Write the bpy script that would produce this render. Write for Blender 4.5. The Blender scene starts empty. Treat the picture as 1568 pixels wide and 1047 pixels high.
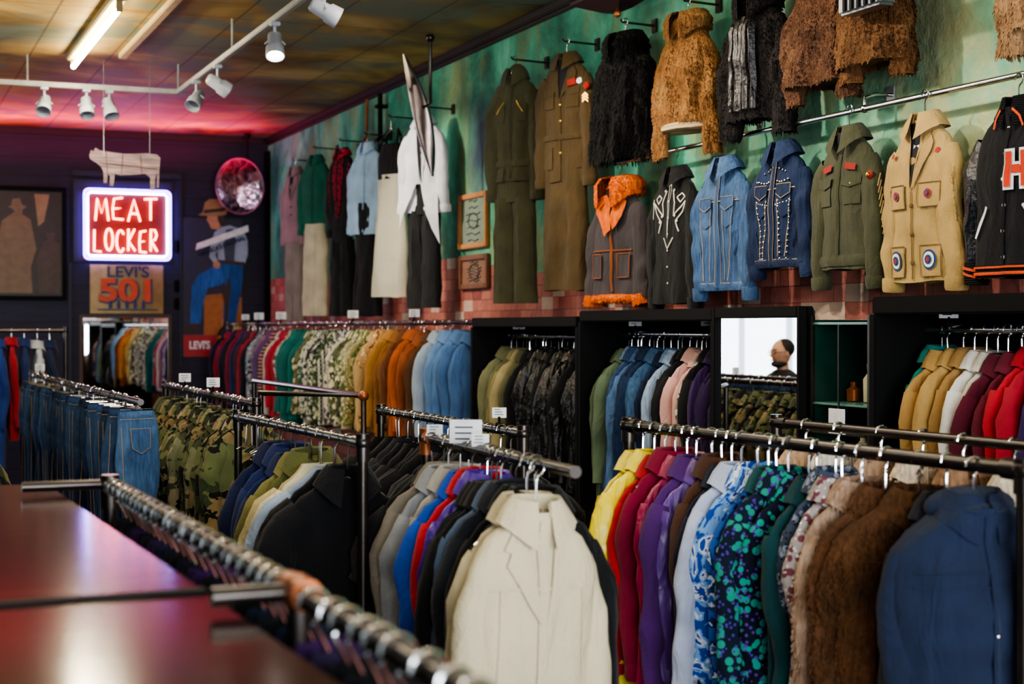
import bpy, bmesh, math, random
from mathutils import Vector, Matrix, noise, Euler
R=random.Random(11)
pi=math.pi
W=4.30; D=17.8; CEIL=3.93; LW=-2.2; FRONT=-3.0

# ------------------------------------------------------------------ materials
def C(h):
    h=h.lstrip('#'); o=[]
    for i in (0,2,4):
        v=int(h[i:i+2],16)/255
        o.append(v/12.92 if v<=.04045 else ((v+.055)/1.055)**2.4)
    return (o[0],o[1],o[2],1)
def mul(c,k): return (min(1,c[0]*k),min(1,c[1]*k),min(1,c[2]*k),1)
MATS={}
class NT:
    def __init__(s,name):
        s.m=bpy.data.materials.new(name); s.m.use_nodes=True
        s.t=s.m.node_tree; s.n=s.t.nodes; s.l=s.t.links
        s.b=s.n['Principled BSDF']
        s.co=s.n.new('ShaderNodeTexCoord').outputs['Object']
    def link(s,a,b): s.l.new(a,b)
    def mapping(s,scale=(1,1,1),loc=(0,0,0)):
        m=s.n.new('ShaderNodeMapping'); m.inputs['Scale'].default_value=scale; m.inputs['Location'].default_value=loc
        s.link(s.co,m.inputs['Vector']); return m.outputs['Vector']
    def noise(s,sc,det=3,vec=None,dist=0,rough=.5):
        n=s.n.new('ShaderNodeTexNoise'); n.inputs['Scale'].default_value=sc; n.inputs['Detail'].default_value=det
        n.inputs['Distortion'].default_value=dist; n.inputs['Roughness'].default_value=rough
        s.link(vec or s.co,n.inputs['Vector']); return n.outputs['Fac']
    def ramp(s,fac,stops,const=False):
        r=s.n.new('ShaderNodeValToRGB'); e=r.color_ramp
        if const: e.interpolation='CONSTANT'
        while len(e.elements)<len(stops): e.elements.new(.5)
        for el,(p,c) in zip(e.elements,stops): el.position=p; el.color=c
        s.link(fac,r.inputs['Fac']); return r.outputs['Color']
    def mix(s,f,a,b,mode='MIX'):
        m=s.n.new('ShaderNodeMix'); m.data_type='RGBA'; m.blend_type=mode
        for v,i in ((f,m.inputs[0]),(a,m.inputs[6]),(b,m.inputs[7])):
            if isinstance(v,(int,float,tuple)): i.default_value=v
            else: s.link(v,i)
        return m.outputs[2]
    def math(s,op,a,b=0,c=0):
        m=s.n.new('ShaderNodeMath'); m.operation=op
        for v,i in zip((a,b,c),m.inputs):
            if isinstance(v,(int,float)): i.default_value=v
            else: s.link(v,i)
        return m.outputs[0]
    def bump(s,h,st=.3,dist=.01):
        b=s.n.new('ShaderNodeBump'); b.inputs['Strength'].default_value=st; b.inputs['Distance'].default_value=dist
        s.link(h,b.inputs['Height']); s.link(b.outputs['Normal'],s.b.inputs['Normal'])
    def folds(s,fine,k=.12,amp=1.0):
        """cloth relief: long soft drape folds, sharp creases, weave"""
        f=s.noise(1,3,s.mapping((12,12,1.8)),dist=.6)
        c=s.math('ABSOLUTE',s.math('SUBTRACT',s.noise(1,2,s.mapping((9,9,3.2),(3,1,2)),dist=1.2),.5))
        h=s.math('ADD',s.math('MULTIPLY',f,.75*amp),s.math('MULTIPLY',c,-.9*amp))
        if fine is not None: h=s.math('ADD',h,s.math('MULTIPLY',fine,k))
        s.bump(h,.75,.028)
    def base(s,c):
        if isinstance(c,tuple): s.b.inputs['Base Color'].default_value=c
        else: s.link(c,s.b.inputs['Base Color'])
def simple(name,c,rough=.5,metal=0,emit=0,bump=0,spec=None):
    if name in MATS: return MATS[name]
    n=NT(name); c=C(c) if isinstance(c,str) else c
    f=n.noise(14,2); n.base(n.ramp(f,[(.3,mul(c,.85)),(.7,mul(c,1.1))]))
    n.b.inputs['Roughness'].default_value=rough; n.b.inputs['Metallic'].default_value=metal
    if spec is not None: n.b.inputs['Specular IOR Level'].default_value=spec
    if emit: n.b.inputs['Emission Color'].default_value=c; n.b.inputs['Emission Strength'].default_value=emit
    if bump: n.bump(n.noise(120,3),bump,.003)
    MATS[name]=n.m; return n.m
def fab(col,kind='plain',c2=None,c3=None,rough=.85,key=None,scale=1.0):
    k=(col,kind,c2,c3,rough,scale)
    if k in MATS: return MATS[k]
    n=NT('cloth_%s_%d'%(kind,len(MATS))); c=C(col)
    d2=C(c2) if c2 else mul(c,.6); d3=C(c3) if c3 else mul(c,1.5)
    big=n.noise(5,3)
    if kind=='plain':
        n.base(n.ramp(big,[(.3,mul(c,.75)),(.7,mul(c,1.15))])); n.folds(n.noise(260,2),.16)
    elif kind=='leather':
        n.base(n.ramp(big,[(.3,mul(c,.7)),(.7,mul(c,1.2))])); n.folds(n.noise(60,4),.2,1.3); rough=min(rough,.36)
    elif kind=='satin':
        n.base(n.ramp(big,[(.3,mul(c,.85)),(.7,mul(c,1.1))])); rough=min(rough,.38); n.folds(None,0,1.2)
    elif kind=='denim':
        v=n.mapping((90,90,9)); f=n.noise(1,3,v); fade=n.noise(4.5,4)
        a=n.ramp(fade,[(.3,mul(c,.62)),(.52,c),(.75,d3)])
        n.base(n.mix(.55,a,n.ramp(f,[(.3,mul(c,.5)),(.7,mul(c,1.7))])))
        n.folds(n.noise(200,2),.18,1.1)
    elif kind=='camo':
        f=n.noise(7.5*scale,2,dist=.8); g=n.noise(9*scale,2,n.mapping((1,1,1),(5,3,1)),dist=.8); h=n.noise(11*scale,2,n.mapping((1,1,1),(1,9,4)),dist=.8)
        a=n.mix(n.ramp(f,[(0,(0,0,0,1)),(.5,(1,1,1,1))],True),c,d2)
        b=n.mix(n.ramp(g,[(0,(0,0,0,1)),(.53,(1,1,1,1))],True),a,d3)
        n.base(n.mix(n.ramp(h,[(0,(0,0,0,1)),(.56,(1,1,1,1))],True),b,C('0f0e0a'))); n.folds(None)
    elif kind=='print':
        v=n.n.new('ShaderNodeTexVoronoi'); v.inputs['Scale'].default_value=17*scale; n.link(n.co,v.inputs['Vector'])
        m=n.ramp(v.outputs['Distance'],[(0,(1,1,1,1)),(.42,(0,0,0,1))],True)
        v2=n.n.new('ShaderNodeTexVoronoi'); v2.inputs['Scale'].default_value=30*scale; n.link(n.mapping((1,1,1),(3,3,3)),v2.inputs['Vector'])
        m2=n.ramp(v2.outputs['Distance'],[(0,(1,1,1,1)),(.3,(0,0,0,1))],True)
        n.base(n.mix(m2,n.mix(m,c,d2),d3)); n.folds(None)
    elif kind=='swirl':
        f=n.noise(9*scale,3,dist=2.2)
        n.base(n.ramp(f,[(0,c),(.45,d2),(.55,d3),(.62,c)],True)); n.folds(None)
    elif kind=='plaid':
        w=n.n.new('ShaderNodeTexWave'); w.inputs['Scale'].default_value=9*scale; n.link(n.co,w.inputs['Vector'])
        w2=n.n.new('ShaderNodeTexWave'); w2.inputs['Scale'].default_value=9*scale; w2.bands_direction='Z'; n.link(n.co,w2.inputs['Vector'])
        a=n.mix(n.math('GREATER_THAN',w.outputs['Fac'],.6),c,d2); n.base(n.mix(n.math('MULTIPLY',n.math('GREATER_THAN',w2.outputs['Fac'],.6),.6),a,d3)); n.folds(None)
    elif kind=='knit':
        w2=n.n.new('ShaderNodeTexWave'); w2.inputs['Scale'].default_value=11*scale; w2.bands_direction='Z'; w2.inputs['Distortion'].default_value=1.5; n.link(n.co,w2.inputs['Vector'])
        n.base(n.ramp(w2.outputs['Fac'],[(0,mul(c,.75)),(.6,c)])); n.bump(w2.outputs['Fac'],.7,.012)
    elif kind=='fur':
        v=n.mapping((60,60,14)); f=n.noise(1,3,v); g=n.noise(9,3)
        a=n.ramp(g,[(.3,d2),(.55,c),(.75,d3)]); n.base(n.mix(.5,a,n.ramp(f,[(.3,mul(c,.5)),(.7,mul(c,1.7))])))
        n.bump(f,.9,.02); rough=.8
    elif kind=='spark':
        v=n.n.new('ShaderNodeTexVoronoi'); v.inputs['Scale'].default_value=9; v.inputs['Randomness'].default_value=.6; n.link(n.mapping((1,.35,1)),v.inputs['Vector'])
        n.base(n.mix(n.ramp(v.outputs['Distance'],[(0,(1,1,1,1)),(.085,(0,0,0,1))],True),n.ramp(big,[(.3,mul(c,.9)),(.7,mul(c,1.05))]),d2)); n.folds(n.noise(90,3),.15,.7)
    n.b.inputs['Roughness'].default_value=rough
    if kind in('plain','camo') : n.b.inputs['Sheen Weight'].default_value=.08
    if rough>.6: n.b.inputs['Specular IOR Level'].default_value=.25
    MATS[k]=n.m; return n.m
chrome=simple('chrome',(.75,.75,.77,1),.18,1)
steel=simple('dark_steel','4c4744',.3,.9)
blackpaint=simple('black_paint','060608',.7,spec=.2)
copper=simple('copper_fitting','9a5a34',.4,.6)
whitep=simple('white_plastic','e4e4e8',.4)
cardm=simple('card','e8e8ec',.7)
inkm=simple('ink','1c2440',.7)
linm=simple('lining','15131a',.9)
brass=simple('brass','b8954a',.35,.9)

# ------------------------------------------------------------------ mesh builder
class MB:
    def __init__(s): s.v=[]; s.f=[]; s.m=[]
    def grid(s,rows,mi=0,closed=True,mis=None):
        b=len(s.v); n=len(rows[0])
        for r in rows: s.v.extend(r)
        for i in range(len(rows)-1):
            for j in range(n if closed else n-1):
                k=(j+1)%n
                s.f.append((b+i*n+j,b+i*n+k,b+(i+1)*n+k,b+(i+1)*n+j)); s.m.append(mis[i] if mis else mi)
    def face(s,pts,mi=0):
        b=len(s.v); s.v.extend(pts); s.f.append(tuple(range(b,b+len(pts)))); s.m.append(mi)
    def box(s,a,b,mi=0,bev=.0):
        x0,y0,z0=a; x1,y1,z1=b
        if x0>x1:x0,x1=x1,x0
        if y0>y1:y0,y1=y1,y0
        if z0>z1:z0,z1=z1,z0
        bm=bmesh.new(); bmesh.ops.create_cube(bm,size=1)
        for v in bm.verts: v.co=Vector(((x0+x1)/2+v.co.x*(x1-x0),(y0+y1)/2+v.co.y*(y1-y0),(z0+z1)/2+v.co.z*(z1-z0)))
        if bev: bmesh.ops.bevel(bm,geom=bm.edges[:],offset=min(bev,.45*min(x1-x0,y1-y0,z1-z0)),segments=2,affect='EDGES')
        s.addbm(bm,mi)
    def addbm(s,bm,mi=0,mat=None):
        b=len(s.v); bm.verts.index_update()
        for v in bm.verts: s.v.append(tuple(mat@v.co) if mat else tuple(v.co))
        for f in bm.faces: s.f.append(tuple(b+v.index for v in f.verts)); s.m.append(mi)
        bm.free()
    def tube(s,path,r,n=8,mi=0,flat=1.0,cap=True,closed=False):
        P=[Vector(p) for p in path]; N=len(P); rr=r if isinstance(r,(list,tuple)) else [r]*N
        T=[]
        for i in range(N):
            a=P[(i-1)%N] if (closed or i>0) else P[0]; b=P[(i+1)%N] if (closed or i<N-1) else P[-1]
            T.append((b-a).normalized())
        up=Vector((0,1,0)) if abs(T[0].y)<.9 else Vector((1,0,0))
        nrm=(up-T[0]*up.dot(T[0])).normalized(); rows=[]
        for i in range(N):
            nrm=(nrm-T[i]*nrm.dot(T[i])).normalized(); bn=T[i].cross(nrm)
            rows.append([tuple(P[i]+nrm*math.cos(2*pi*j/n)*rr[i]*flat+bn*math.sin(2*pi*j/n)*rr[i]) for j in range(n)])
        if closed: rows.append(rows[0])
        s.grid(rows,mi)
        if cap and not closed: s.face(rows[0][::-1],mi); s.face(rows[-1],mi)
    def ball(s,c,r,mi=0,sc=(1,1,1),seg=12):
        bm=bmesh.new(); bmesh.ops.create_uvsphere(bm,u_segments=seg,v_segments=max(6,seg*2//3),radius=r)
        s.addbm(bm,mi,Matrix.Translation(c)@Matrix.Diagonal((*sc,1)))
    def poly(s,pts,th,f,mi=0):
        n=len(pts); b=len(s.v)
        s.v.extend(f(a,c,0) for a,c in pts); s.v.extend(f(a,c,th) for a,c in pts)
        s.f.append(tuple(range(b,b+n))); s.m.append(mi); s.f.append(tuple(range(b+2*n-1,b+n-1,-1))); s.m.append(mi)
        for i in range(n): k=(i+1)%n; s.f.append((b+i,b+k,b+n+k,b+n+i)); s.m.append(mi)
    def obj(s,name,mats,parent=None,loc=(0,0,0),rot=(0,0,0),smooth=True):
        me=bpy.data.meshes.new(name); me.from_pydata(s.v,[],s.f)
        for m in mats: me.materials.append(m)
        me.polygons.foreach_set('material_index',s.m)
        if smooth: me.polygons.foreach_set('use_smooth',[True]*len(s.f))
        me.update()
        if smooth is True:
            try: me.set_sharp_from_angle(angle=math.radians(50))
            except Exception: pass
        o=bpy.data.objects.new(name,me); bpy.context.scene.collection.objects.link(o)
        o.location=loc; o.rotation_euler=rot
        if parent: par(o,parent)
        return o
def par(o,p): o.parent=p; o.matrix_parent_inverse=Matrix.Translation(-Vector(p.location))
def empty(name,loc):
    e=bpy.data.objects.new(name,None); e.empty_display_size=.1; e.location=loc
    bpy.context.scene.collection.objects.link(e); return e
def text(name,s,size,loc,rot,mat,parent=None,ext=.003,align='CENTER',sx=1,bold=0):
    c=bpy.data.curves.new(name,'FONT'); c.body=s; c.size=size; c.extrude=ext; c.align_x=align; c.align_y='CENTER'; c.offset=bold
    c.materials.append(mat); o=bpy.data.objects.new(name,c); bpy.context.scene.collection.objects.link(o)
    o.location=loc; o.rotation_euler=rot; o.scale=(sx,1,1)
    if parent: par(o,parent)
    return o
BK=(pi/2,0,0); RT=(pi/2,0,-pi/2)

# ------------------------------------------------------------------ garments
def nz(x,y,z): return noise.noise(Vector((x,y,z)))
def interp(keys,z):
    if z<=keys[0][0]: return keys[0][1:]
    for a,b in zip(keys,keys[1:]):
        if z<=b[0]:
            t=(z-a[0])/(b[0]-a[0]); t=t*t*(3-2*t)*.5+t*.5
            return tuple(p+(q-p)*t for p,q in zip(a[1:],b[1:]))
    return keys[-1][1:]
PP=.75; EX=2/PP
class Garment:
    """coat / shirt / tee shell hanging from a hanger. local origin at neck, front = -Y"""
    def __init__(g,mb,sd,L=.68,sh=.215,chest=.245,hem=.25,th=.05,wr=.014,nu=24,nv=14,mi=0,hem_mi=None,quilt=0,top=True,keys=None):
        g.mb=mb; g.sd=sd*7.31; g.L=L; g.sh=sh; g.wr=wr; g.th=th; g.q=quilt
        g.keys=keys or [(-L,hem,th*1.05),(-L*.62,(chest+hem)/2-.014,th),(-.29,chest-.012,th*1.08),(-.17,sh-.002,th*.95),(-.115,sh-.016,th*.75),(-.075,sh*.78,th*.64),(-.035,sh*.5,th*.72),(0,.066,max(.035,th*.8))]
        ztop=g.keys[-1][0]
        zs=[-L+( -.17+L)*i/nv for i in range(nv)]+[-.17,-.14,-.115,-.09,-.07,-.05,-.03,-.015,0] if top else [-L+(ztop+L)*i/nv for i in range(nv+1)]
        rows=[]; mis=[]
        for z in zs:
            w,t=interp(g.keys,z); r=[]
            for j in range(nu):
                a=2*pi*j/nu; c,s_=math.cos(a),math.sin(a)
                x=w*math.copysign(abs(c)**PP,c); y=t*math.copysign(abs(s_)**PP,s_)
                y+=g.wk(x,z,1 if s_>0 else -1)*abs(s_)
                x+=g.wr*.5*nz(z*5,g.sd,c*2)
                r.append((x,y,z+(.012*nz(x*6,g.sd,2.2) if z<-L+.01 else 0)))
            rows.append(r)
        for i in range(len(rows)-1): mis.append(hem_mi if (hem_mi is not None and zs[i]<-L+.045) else mi)
        mb.grid(rows,mi,True,mis)
        mb.face([(x*.93,y*.85,z+.02) for x,y,z in rows[0]],mi)
    def wk(g,x,z,side):
        k=min(1,max(0,-z/g.L)); s=g.sd+side*3.7
        v=g.wr*((1.5*nz(x*9,z*1.5,s)+.7*nz(x*22,z*3,s+9))*(.3+.8*k)+.4*nz(x*5+z*7,z*9,s+4))
        if g.q: v+=side*g.q*abs(math.sin(pi*z/.1))
        return v
    def fy(g,x,z):
        w,t=interp(g.keys,z); u=min(.98,abs(x)/w); q=1-u**EX
        return -t*q**(1/EX)+g.wk(x,z,-1)*q**.5
    def sleeves(g,sl=.58,sr=.075,spread=.06,mi=0,cuff_mi=None,n=10,ns=12,fwd=-.015,cuff=.06,re=.055,wr=1.0,which=(-1,1),bend=0):
        for sx in which:
            x0=g.sh-.06; path=[];rad=[]
            for i in range(ns+1):
                t=i/ns
                x=x0+.05*min(1,t*5)+spread*(t**.8)+.014*nz(t*3,g.sd,sx*5.)
                z=-.145-sl*t+ .012*math.exp(-t*12)
                y=fwd*math.sin(t*pi*.9)+bend*t*t+.014*nz(t*3,g.sd+3,sx*5.)
                path.append((sx*x,y,z)); rad.append((sr*(1-t)+re*t)*(1+.09*wr*nz(t*7,g.sd,sx*2.))*(.88 if i==0 else 1))
            mb=g.mb; b=len(mb.v); mb.tube(path,rad,n,mi,flat=.66,cap=False)
            for i in range(b,len(mb.v)):
                x,y,z=mb.v[i]; mb.v[i]=(x+.008*wr*nz(y*18,z*9,g.sd+sx),y+.013*wr*nz(x*16,z*10,g.sd+sx),z)
            last=[mb.v[i] for i in range(len(mb.v)-n,len(mb.v))]
            cx=sum(p[0] for p in last)/n; cy=sum(p[1] for p in last)/n
            mb.face([(cx+(p[0]-cx)*.9,cy+(p[1]-cy)*.9,p[2]+.01) for p in last],mi)
            if cuff_mi is not None:
                P=path[-1]; Q=path[-2]; d=(Vector(P)-Vector(Q)).normalized(); c0=Vector(P)-d*cuff*.6
                mb.tube([c0,c0+d*cuff*.15,c0+d*cuff*.8,c0+d*cuff],[re*1.0,re*1.06,re*1.04,re*.95],n,cuff_mi,flat=.76)
    def patch(g,poly,off=.004,mi=0,sub=2):
        bm=bmesh.new(); vs=[bm.verts.new((x,0,z)) for x,z in poly]; bm.faces.new(vs)
        bmesh.ops.triangulate(bm,faces=bm.faces[:])
        if sub: bmesh.ops.subdivide_edges(bm,edges=bm.edges[:],cuts=sub,use_grid_fill=True)
        for v in bm.verts: v.co.y=g.fy(v.co.x,v.co.z)-off
        g.mb.addbm(bm,mi)
    def strip(g,pts,w=.006,off=.005,mi=0,n=10):
        P=[]
        for a,b in zip(pts,pts[1:]):
            for i in range(n): t=i/n; P.append((a[0]+(b[0]-a[0])*t,a[1]+(b[1]-a[1])*t))
        P.append(pts[-1]); A=[];B=[]
        for i,p in enumerate(P):
            q=P[min(i+1,len(P)-1)]; o=P[max(i-1,0)]; dx,dz=q[0]-o[0],q[1]-o[1]; l=math.hypot(dx,dz) or 1
            nx,nz_=-dz/l*w/2,dx/l*w/2
            a=(p[0]+nx,p[1]+nz_); b=(p[0]-nx,p[1]-nz_)
            A.append((a[0],g.fy(*a)-off,a[1])); B.append((b[0],g.fy(*b)-off,b[1]))
        M=[((a[0]+b[0])/2,min(a[1],b[1])-w*.15,(a[2]+b[2])/2) for a,b in zip(A,B)]
        g.mb.grid([A,M,B],mi,False)
    def disc(g,x,z,r,off=.006,mi=0,n=12): g.patch([(x+r*math.cos(2*pi*i/n),z+r*math.sin(2*pi*i/n)) for i in range(n)],off,mi,0)
    def button(g,x,z,r=.008,mi=0): g.mb.ball((x,g.fy(x,z)-.005,z),r,mi,(1,.5,1),8)
    def collar(g,mi=0,drop=.05,ext=.05,h=.035,phi0=.25,n=22,fat=0):
        A=[]
        spec=[(.066,0),(.062,h),(.072,h+.006),(.066+ext*.6,h-.025),(.066+ext,-.03)]
        if fat: spec=[(.055,0),(.055,h),(.075,h+fat),(.066+ext*.7,h+fat*.5),(.07+ext,h-.03),(.066+ext,-.05),(.08,-.055)]
        for k,(r,z) in enumerate(spec):
            row=[]
            for i in range(n+1):
                p=phi0+(2*pi-2*phi0)*i/n; c=max(0,math.cos(p))
                zz=z-(drop*c**3 if k>=len(spec)-2 and not(fat and k==len(spec)-1) else 0)-.012*c
                x=r*math.sin(p); y=-r*.72*math.cos(p)
                if y<0 and zz<-.0 and abs(x)<g.sh: y=min(y,g.fy(x,zz)-.008)
                row.append((x,y,zz))
            A.append(row)
        g.mb.grid(A,mi,False)
    def lapels(g,mi=0,lin=None,depth=.33,wd=.115):
        if lin is not None: g.patch([(-.055,-.012),(.055,-.012),(.05,-.1),(0,-depth),(-.05,-.1)],.003,lin)
        for s in (-1,1):
            g.patch([(s*.045,-.01),(s*.085,-.05),(s*wd,-.1),(s*(wd-.03),-.11),(s*(wd-.005),-.14),(s*.006,-depth),(s*.012,-depth+.05),(s*.045,-.12)][::s],.01,mi)
def hanger(mb,mi,z=.11,r=.0028,rr=.022,arms=True):
    h=[(0,0,-.0),(0,0,z-.035)]
    for i in range(9):
        a=-pi/2+ (pi*1.45)*i/8+.25; h.append((rr*math.cos(a),0,z+rr*math.sin(a)))
    mb.tube(h,r,6,mi)
    if arms: mb.tube([(-.15,0,-.1),(-.09,0,-.055),(0,0,.0),(.09,0,-.055),(.15,0,-.1)],r*1.6,6,mi)
def jacket(sd,L=.7,th=.032,sleeve=.58,collar=True,fine=False,kind='jacket',sh=None,spread=None,hz=.11,hr=.0028,hem=None):
    r=random.Random(sd); mb=MB(); sh=sh or r.uniform(.18,.215)
    g=Garment(mb,sd,L=L,sh=sh,chest=sh+r.uniform(.0,.02),hem=hem or sh+r.uniform(-.03,.04),th=th,wr=.022 if fine else .02,nu=48 if fine else 22,nv=28 if fine else 12,quilt=.008 if kind=='down' else 0)
    sp=spread if spread is not None else r.uniform(-.035,.02)
    if kind=='tee': g.sleeves(.2,.07,.05,0,None,12 if fine else 10,6,re=.08)
    else: g.sleeves(sleeve,.06,sp,0,0 if fine else None,16 if fine else 9,24 if fine else 11,fwd=r.uniform(-.05,.01),re=.043,wr=1.2,bend=r.uniform(-.05,.02))
    if collar:
        g.collar(0,ext=.05,drop=.06)
        if fine and kind=='jacket' and r.random()<.4: g.lapels(0,None,.3,.11)
    if kind!='tee': g.strip([(.0,-.02),(0,-L+.01)],.02,.004,0,12)
    if fine and kind!='tee':
        for s in(-1,1): g.strip([(s*.06,-L*.62),(s*.15,-L*.66)],.012,.004,0,6)
        if r.random()<.5: g.strip([(-sh*.8,-.16),(sh*.8,-.16)],.006,.003,0,10)
        for i in range(6): g.button(.0,-.07-i*(L-.12)/6,.006,1)
    hanger(mb,1,hz,hr)
    return mb,g
import bisect
def furblades(mb,n,ln,mi,wd=.005,seed=1,face_range=None,down=.9,lift=(.15,.45)):
    r=random.Random(seed); F=face_range or range(len(mb.f)); F=list(F); V=mb.v
    fs=[]
    for fi in F:
        f=mb.f[fi]
        if len(f)!=4: continue
        a,b,c,d=[Vector(V[i]) for i in f]; nr=(c-a).cross(d-b); fs.append((a,b,c,d,nr.normalized() if nr.length>1e-9 else Vector((0,-1,0)),nr.length))
    tot=[];s=0
    for f in fs: s+=f[5]; tot.append(s)
    for _ in range(n):
        k=min(len(fs)-1,bisect.bisect(tot,r.random()*s)); a,b,c,d,nr,_a=fs[k]
        u,v=r.random(),r.random(); p=a*(1-u)*(1-v)+b*u*(1-v)+c*u*v+d*(1-u)*v
        ax=Vector((0 if abs(p.x)<.2 else math.copysign(.2,p.x),0,p.z))
        if nr.dot(p-ax)<0: nr=-nr
        l=ln*r.uniform(.6,1.3); cl=.35*nz(p.x*14,p.y*14,p.z*9+seed)
        dr=(nr*r.uniform(*lift)+Vector((cl+r.uniform(-.2,.2),r.uniform(-.15,.15),-down))).normalized()
        sd=dr.cross(nr+Vector((.01,.3,.1))).normalized()*wd
        mb.face([tuple(p-sd-nr*.003),tuple(p+sd-nr*.003),tuple(p+dr*l*.6+sd*.5+nr*.004),tuple(p+dr*l)],mi)
def pants(mb,sd,z0,L,w=.19,th=.05,mi=0,hemw=.11,nu=16,ns=14,spread=.0,taper=0):
    hip=.24
    rows=[]
    for i in range(6):
        t=i/5; ww=w*(.82+.18*t); r=[]
        for j in range(nu):
            a=2*pi*j/nu; c,s=math.cos(a),math.sin(a)
            r.append((ww*math.copysign(abs(c)**.8,c),th*math.copysign(abs(s)**.8,s)+.008*nz(c*4,t*3,sd),z0-hip*t))
        rows.append(r)
    mb.grid(rows,mi); mb.face(rows[0],mi)
    for sx in(-1,1):
        rows=[]
        for i in range(ns+1):
            t=i/ns; z=z0-hip+.03-(L-hip+.03)*t; ww=(w*.53)*(1-t)+hemw*t; cx=sx*(w*.5*(1-t)+(w*.5+spread)*t)
            r=[]
            for j in range(nu):
                a=2*pi*j/nu; c,s=math.cos(a),math.sin(a)
                y=th*(1-.15*t)*math.copysign(abs(s)**.85,s)+.016*nz(c*2.5,t*4,sd+sx*3)+.012*nz(c*5,t*1.2,sd+sx)
                if s<0: y-=.012*max(0,1-abs(c)*3)
                r.append((cx+ww*math.copysign(abs(c)**.85,c)+.01*nz(t*7,sd,sx),y,z))
            rows.append(r)
        mb.grid(rows,mi); mb.face(rows[-1][::-1],mi)

# ------------------------------------------------------------------ room shell
def wallmat():
    n=NT('painted_plaster_wall'); sp=n.n.new('ShaderNodeSeparateXYZ'); n.link(n.co,sp.inputs[0]); Y,Z=sp.outputs['Y'],sp.outputs['Z']
    a=n.noise(1.5,6,dist=.8,rough=.6); b=n.noise(2.6,6,n.mapping((1,1,.5),(4,4,4)),dist=.6,rough=.6); c=n.noise(1.0,4,n.mapping((1,1,.6),(9,1,1)),rough=.6)
    t=n.ramp(a,[(.32,C('1c5e4e')),(.45,C('2f8a72')),(.56,C('4cab90')),(.7,C('84cdb2'))])
    t=n.mix(n.ramp(b,[(.47,(0,0,0,1)),(.68,(.75,.75,.75,1))]),t,C('8f8a52'))
    t=n.mix(n.ramp(c,[(.5,(0,0,0,1)),(.64,(.75,.75,.75,1))]),t,C('234c3e'))
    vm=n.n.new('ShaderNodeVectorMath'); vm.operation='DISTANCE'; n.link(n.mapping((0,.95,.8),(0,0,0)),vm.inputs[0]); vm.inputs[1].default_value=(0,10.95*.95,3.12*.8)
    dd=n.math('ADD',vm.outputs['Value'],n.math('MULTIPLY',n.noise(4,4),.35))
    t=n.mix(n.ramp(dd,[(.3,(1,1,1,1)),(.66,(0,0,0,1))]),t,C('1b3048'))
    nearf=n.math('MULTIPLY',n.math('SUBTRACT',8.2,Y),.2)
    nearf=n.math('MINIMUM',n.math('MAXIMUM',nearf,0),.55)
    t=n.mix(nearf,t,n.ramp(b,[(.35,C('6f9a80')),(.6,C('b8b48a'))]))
    cb=n.n.new('ShaderNodeCombineXYZ'); n.link(Y,cb.inputs[0]); n.link(Z,cb.inputs[1])
    br=n.n.new('ShaderNodeTexBrick'); n.link(cb.outputs[0],br.inputs['Vector']); br.inputs['Scale'].default_value=1
    br.inputs['Brick Width'].default_value=.19; br.inputs['Row Height'].default_value=.085; br.inputs['Mortar Size'].default_value=.004
    br.inputs['Color1'].default_value=C('7d3a33'); br.inputs['Color2'].default_value=C('a86257'); br.inputs['Mortar'].default_value=C('5a2b28')
    sy=n.math('SNAP',Y,.19); sz=n.math('SNAP',Z,.085); cs=n.n.new('ShaderNodeCombineXYZ'); n.link(sy,cs.inputs[0]); n.link(sz,cs.inputs[1])
    wn=n.n.new('ShaderNodeTexWhiteNoise'); n.link(cs.outputs[0],wn.inputs['Vector'])
    bc=n.mix(n.math('MULTIPLY',wn.outputs['Value'],.4),br.outputs['Color'],C('c07c6c'))
    bc=n.mix(n.math('GREATER_THAN',wn.outputs['Value'],.93),bc,C('b09888'))
    ns=n.n.new('ShaderNodeTexNoise'); ns.inputs['Scale'].default_value=1.1; n.link(cs.outputs[0],ns.inputs['Vector'])
    lim=n.math('ADD',1.95,n.math('MULTIPLY',ns.outputs['Fac'],.54))
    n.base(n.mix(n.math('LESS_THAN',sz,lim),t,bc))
    n.b.inputs['Roughness'].default_value=.7
    n.bump(n.noise(16,6,rough=.6),.6,.03); return n.m
def ceilmat():
    n=NT('painted_ceiling'); a=n.noise(.75,4,dist=1.2); b=n.noise(1.3,4,n.mapping((1,1,1),(5,5,5)),dist=1.0)
    t=n.ramp(a,[(.3,C('52422c')),(.43,C('846a36')),(.55,C('b4914a')),(.7,C('ccb074'))])
    t=n.mix(n.ramp(b,[(.45,(0,0,0,1)),(.58,(.9,.9,.9,1))]),t,C('747d6e'))
    br=n.n.new('ShaderNodeTexBrick'); n.link(n.co,br.inputs['Vector']); br.offset=0; br.inputs['Scale'].default_value=1; br.inputs['Brick Width'].default_value=.61; br.inputs['Row Height'].default_value=1.22; br.inputs['Mortar Size'].default_value=.009
    br.inputs['Color1'].default_value=(1,1,1,1); br.inputs['Color2'].default_value=(.9,.9,.9,1); br.inputs['Mortar'].default_value=(.45,.4,.35,1)
    n.base(n.mix(1.0,t,br.outputs['Color'],'MULTIPLY')); n.b.inputs['Roughness'].default_value=.6; n.bump(n.noise(20,4),.2,.01); return n.m
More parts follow.
